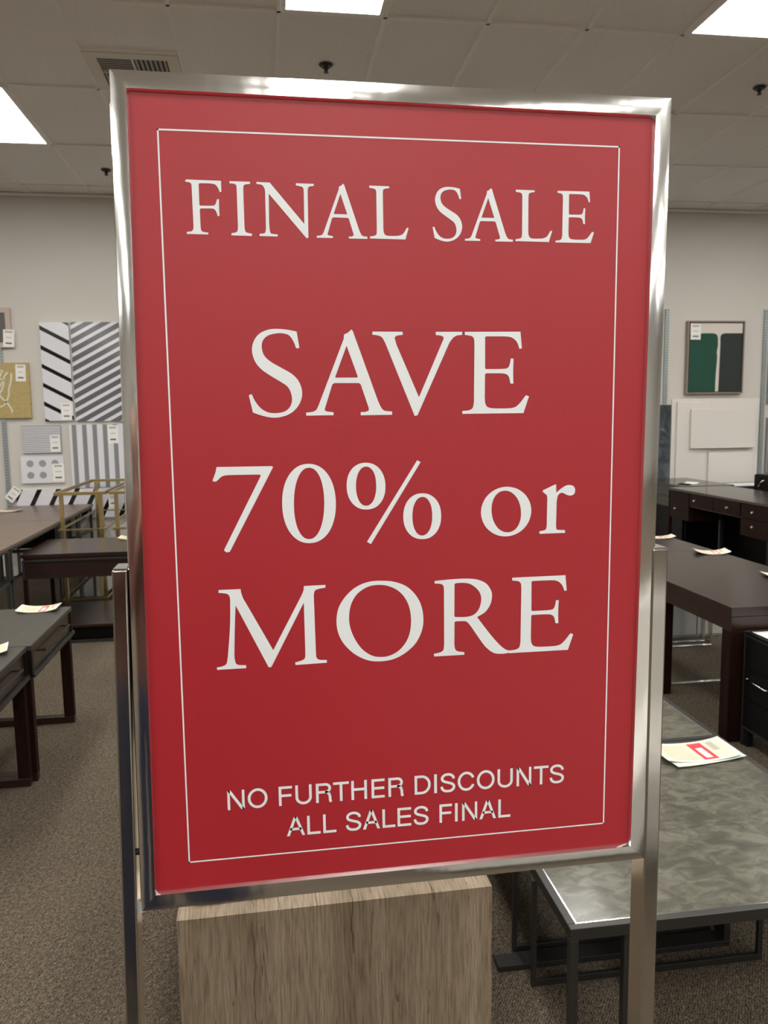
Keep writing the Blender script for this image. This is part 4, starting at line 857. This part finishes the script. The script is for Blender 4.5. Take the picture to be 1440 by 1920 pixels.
# ---------------------------------------------------------------- the photographer, mirrored in the chrome
pr = thing('person', 'person in rust brown top and navy trousers holding up a phone', 'person', (-0.29, -0.31, 0))
def skin_mesh(name, verts, edges, m, parent, sub=2):
    me = bpy.data.meshes.new(name); me.from_pydata([v[:3] for v in verts], edges, []); me.materials.append(m)
    o = bpy.data.objects.new(name, me); COL.objects.link(o); o.parent = parent
    sk = o.modifiers.new('skin', 'SKIN'); sk.use_smooth_shade = True
    for k, v in enumerate(verts):
        d = me.skin_vertices[0].data[k]; r = v[3]; d.radius = r if isinstance(r, tuple) else (r, r); d.use_root = (k == 0)
    s = o.modifiers.new('sub', 'SUBSURF'); s.levels = sub; s.render_levels = sub
    return o
V = [(0, 0, 0.92, (0.155, 0.11)), (0, 0, 1.08, (0.135, 0.095)), (0, 0, 1.24, (0.15, 0.10)), (0, 0, 1.36, (0.11, 0.070)), (0, 0.01, 1.45, 0.050), (0, 0.015, 1.515, 0.052), (0, 0.03, 1.555, (0.066, 0.080)), (0, 0.03, 1.62, (0.088, 0.105)), (0, 0.025, 1.69, (0.080, 0.098)),
     (0.09, 0, 0.86, 0.085), (0.115, 0.01, 0.48, 0.055), (0.122, -0.01, 0.10, 0.038), (0.122, 0.11, 0.045, 0.030),
     (-0.09, 0, 0.86, 0.085), (-0.115, 0.01, 0.48, 0.055), (-0.122, -0.01, 0.10, 0.038), (-0.122, 0.11, 0.045, 0.030)]
Ed = [(0, 1), (1, 2), (2, 3), (3, 4), (4, 5), (5, 6), (6, 7), (7, 8), (0, 9), (9, 10), (10, 11), (11, 12), (0, 13), (13, 14), (14, 15), (15, 16)]
for sg in (1, -1):
    hx = 0.29 + sg * 0.042                      # grips the two sides of the phone
    b = len(V)
    V += [(sg * 0.165, 0, 1.345, 0.036), (sg * 0.240, 0.10, 1.17, 0.030), (hx + sg * 0.02, 0.245, 1.50, 0.024), (hx + sg * 0.012, 0.270, 1.555, (0.018, 0.030))]
    Ed += [(3, b), (b, b + 1), (b + 1, b + 2), (b + 2, b + 3)]
    for q, ln in enumerate((0.050, 0.056, 0.052, 0.042)):
        z = 1.600 - q * 0.019; n = len(V)
        V += [(hx + sg * 0.012, 0.287, z, 0.009), (hx + sg * 0.008, 0.312, z, 0.008), (hx + sg * 0.006 - sg * ln * 0.45, 0.316, z - 0.002, 0.007)]
        Ed += [(b + 3, n), (n, n + 1), (n + 1, n + 2)]
    n = len(V); V += [(hx + sg * 0.006, 0.268, 1.585, 0.010), (hx - sg * 0.014, 0.276, 1.605, 0.008)]; Ed += [(b + 3, n), (n, n + 1)]
skin_mesh('body', V, Ed, M['skin'], pr)
def loft(mb, rings, m, n=24, cap0=True, cap1=True):
    # rings of (centre, radius across, radius deep, direction)
    vs = []
    for k, (c, ra, rd) in enumerate(rings):
        c = Vector(c); p = Vector(rings[max(k - 1, 0)][0]); q = Vector(rings[min(k + 1, len(rings) - 1)][0]); d = (q - p).normalized()
        w = Vector((0, 1, 0)) - d * d.y; w.normalize(); u = w.cross(d)
        for s in range(n):
            a = 2 * math.pi * s / n; vs.append(c + u * math.cos(a) * ra + w * math.sin(a) * rd)
    fs = [(k * n + s, k * n + (s + 1) % n, (k + 1) * n + (s + 1) % n, (k + 1) * n + s) for k in range(len(rings) - 1) for s in range(n)]
    if cap0: fs.append(tuple(range(n - 1, -1, -1)))
    if cap1: fs.append(tuple((len(rings) - 1) * n + s for s in range(n)))
    mb.add(vs, fs, m)
f = MB()
loft(f, [((0, 0, 0.90), 0.180, 0.128), ((0, 0, 0.98), 0.172, 0.122), ((0, 0, 1.08), 0.160, 0.115), ((0, 0, 1.24), 0.178, 0.124), ((0, 0, 1.34), 0.212, 0.132), ((0, 0, 1.40), 0.204, 0.126), ((0, 0.002, 1.44), 0.165, 0.108), ((0, 0.006, 1.470), 0.088, 0.086)], M['rust'])
for sg in (1, -1):
    hx = 0.29 + sg * 0.042
    loft(f, [((sg * 0.12, 0, 1.375), 0.066, 0.066), ((sg * 0.195, 0.0, 1.365), 0.074, 0.076), ((sg * 0.230, 0.04, 1.27), 0.058, 0.060), ((sg * 0.255, 0.08, 1.165), 0.052, 0.054), ((sg * 0.258 * 0.97, 0.105, 1.145), 0.052, 0.052), ((sg * 0.22 + 0.29 * 0.12, 0.13, 1.20), 0.047, 0.048), ((hx + sg * 0.030, 0.222, 1.452), 0.036, 0.037)], M['rust'], 18)
ko = f.build('knit_top', pr, smooth=True); s_ = ko.modifiers.new('sub', 'SUBSURF'); s_.levels = s_.render_levels = 1
f = MB()
loft(f, [((0, 0, 0.985), 0.166, 0.118), ((0, 0, 0.92), 0.182, 0.130), ((0, 0, 0.84), 0.196, 0.136), ((0, 0, 0.79), 0.190, 0.128)], M['navy'])
for sg in (1, -1):
    loft(f, [((sg * 0.098, 0, 0.86), 0.094, 0.126), ((sg * 0.105, 0, 0.76), 0.092, 0.116), ((sg * 0.115, 0.005, 0.48), 0.088, 0.095), ((sg * 0.122, 0.0, 0.25), 0.092, 0.098), ((sg * 0.125, 0.0, 0.055), 0.098, 0.108)], M['navy'])
ko = f.build('trousers', pr, smooth=True); s_ = ko.modifiers.new('sub', 'SUBSURF'); s_.levels = s_.render_levels = 1
for sg in (1, -1): skin_mesh('shoe', [(sg * 0.122, -0.05, 0.050, 0.048), (sg * 0.122, 0.06, 0.048, 0.048), (sg * 0.122, 0.18, 0.040, 0.038)], [(0, 1), (1, 2)], M['rubber'], pr)
skin_mesh('hair', [(0, 0.014, 1.712, (0.110, 0.124)), (0, -0.035, 1.62, (0.108, 0.085)), (0, -0.060, 1.50, (0.105, 0.055)), (0, -0.10, 1.34, (0.095, 0.035))], [(0, 1), (1, 2), (2, 3)], M['hair'], pr)
def ball(mb, c, r, m, sq=(1, 1, 1), n=14):
    vs = []; fs = []
    for a in range(n + 1):
        for b_ in range(n):
            th, p = math.pi * a / n, 2 * math.pi * b_ / n
            vs.append((c[0] + r * sq[0] * math.sin(th) * math.cos(p), c[1] + r * sq[1] * math.sin(th) * math.sin(p), c[2] + r * sq[2] * math.cos(th)))
    for a in range(n):
        for b_ in range(n): fs.append((a * n + b_, (a + 1) * n + b_, (a + 1) * n + (b_ + 1) % n, a * n + (b_ + 1) % n))
    mb.add(vs, fs, m)
for sg in (1, -1):
    f = MB(); ball(f, (sg * 0.030, 0.120 - 0.006, 1.628), 0.011, M['eye'], (1.15, 0.8, 0.62)); ball(f, (sg * 0.030, 0.120 + 0.0015, 1.628), 0.005, M['rubber'], (1, 0.5, 1)); f.build('eye', pr, smooth=True)
f = MB(); ball(f, (0, 0.120 + 0.002, 1.592), 0.013, M['skin'], (0.9, 1.2, 0.8)); ball(f, (0, 0.120 - 0.004, 1.612), 0.011, M['skin'], (0.7, 0.9, 1.9)); f.build('nose', pr, smooth=True)
f = MB(); ball(f, (0, 0.112 - 0.010, 1.562), 0.020, mat('lips', (0.30, 0.10, 0.09), 0.5), (1.1, 0.5, 0.28)); f.build('mouth', pr, smooth=True)
for sg in (1, -1):
    f = MB(); ball(f, (sg * 0.074, 0.018, 1.612), 0.026, M['skin'], (0.32, 0.7, 1.1)); f.build('ear', pr, smooth=True)
ph = thing('phone', 'black phone held up in both hands by the person', 'phone', (0.0, -0.0135, 1.575), 0)
MB().box(-0.036, 0.036, -0.008, 0.0, -0.055, 0.092, M['rubber']).build('phone_body', ph, bevel=0.003)
MB().box(-0.033, 0.033, -0.0088, -0.0079, -0.050, 0.087, M['slate']).build('screen', ph)
MB().cyl((0.0, 0.0, 0.075), (0.0, 0.002, 0.075), 0.008, M['slot']).build('lens', ph)

# ---------------------------------------------------------------- unseen pale sofa, added behind the camera to brighten the chrome
so = thing('sofa', 'pale grey upholstered sofa behind the person, facing the sign', 'sofa', (1.50, -1.00, 0), 0)
fab = mat('pale_linen', (0.60, 0.585, 0.54), 0.9)
bx('base', so, -0.95, 0.95, -0.42, 0.40, 0.10, 0.26, fab, 0.02); bx('backrest', so, -0.95, 0.95, -0.42, -0.22, 0.26, 0.86, fab, 0.04)
for x in (-0.95, 0.77): bx('armrest', so, x, x + 0.18, -0.22, 0.40, 0.26, 0.64, fab, 0.03)
for x in (-0.765, 0.005): bx('seat_cushion', so, x, x + 0.76, -0.21, 0.41, 0.26, 0.44, fab, 0.03)
for x in (-0.88, 0.82):
    for y in (-0.36, 0.30): bx('leg', so, x, x + 0.06, y, y + 0.06, 0, 0.10, M['wood_z'], 0.003)
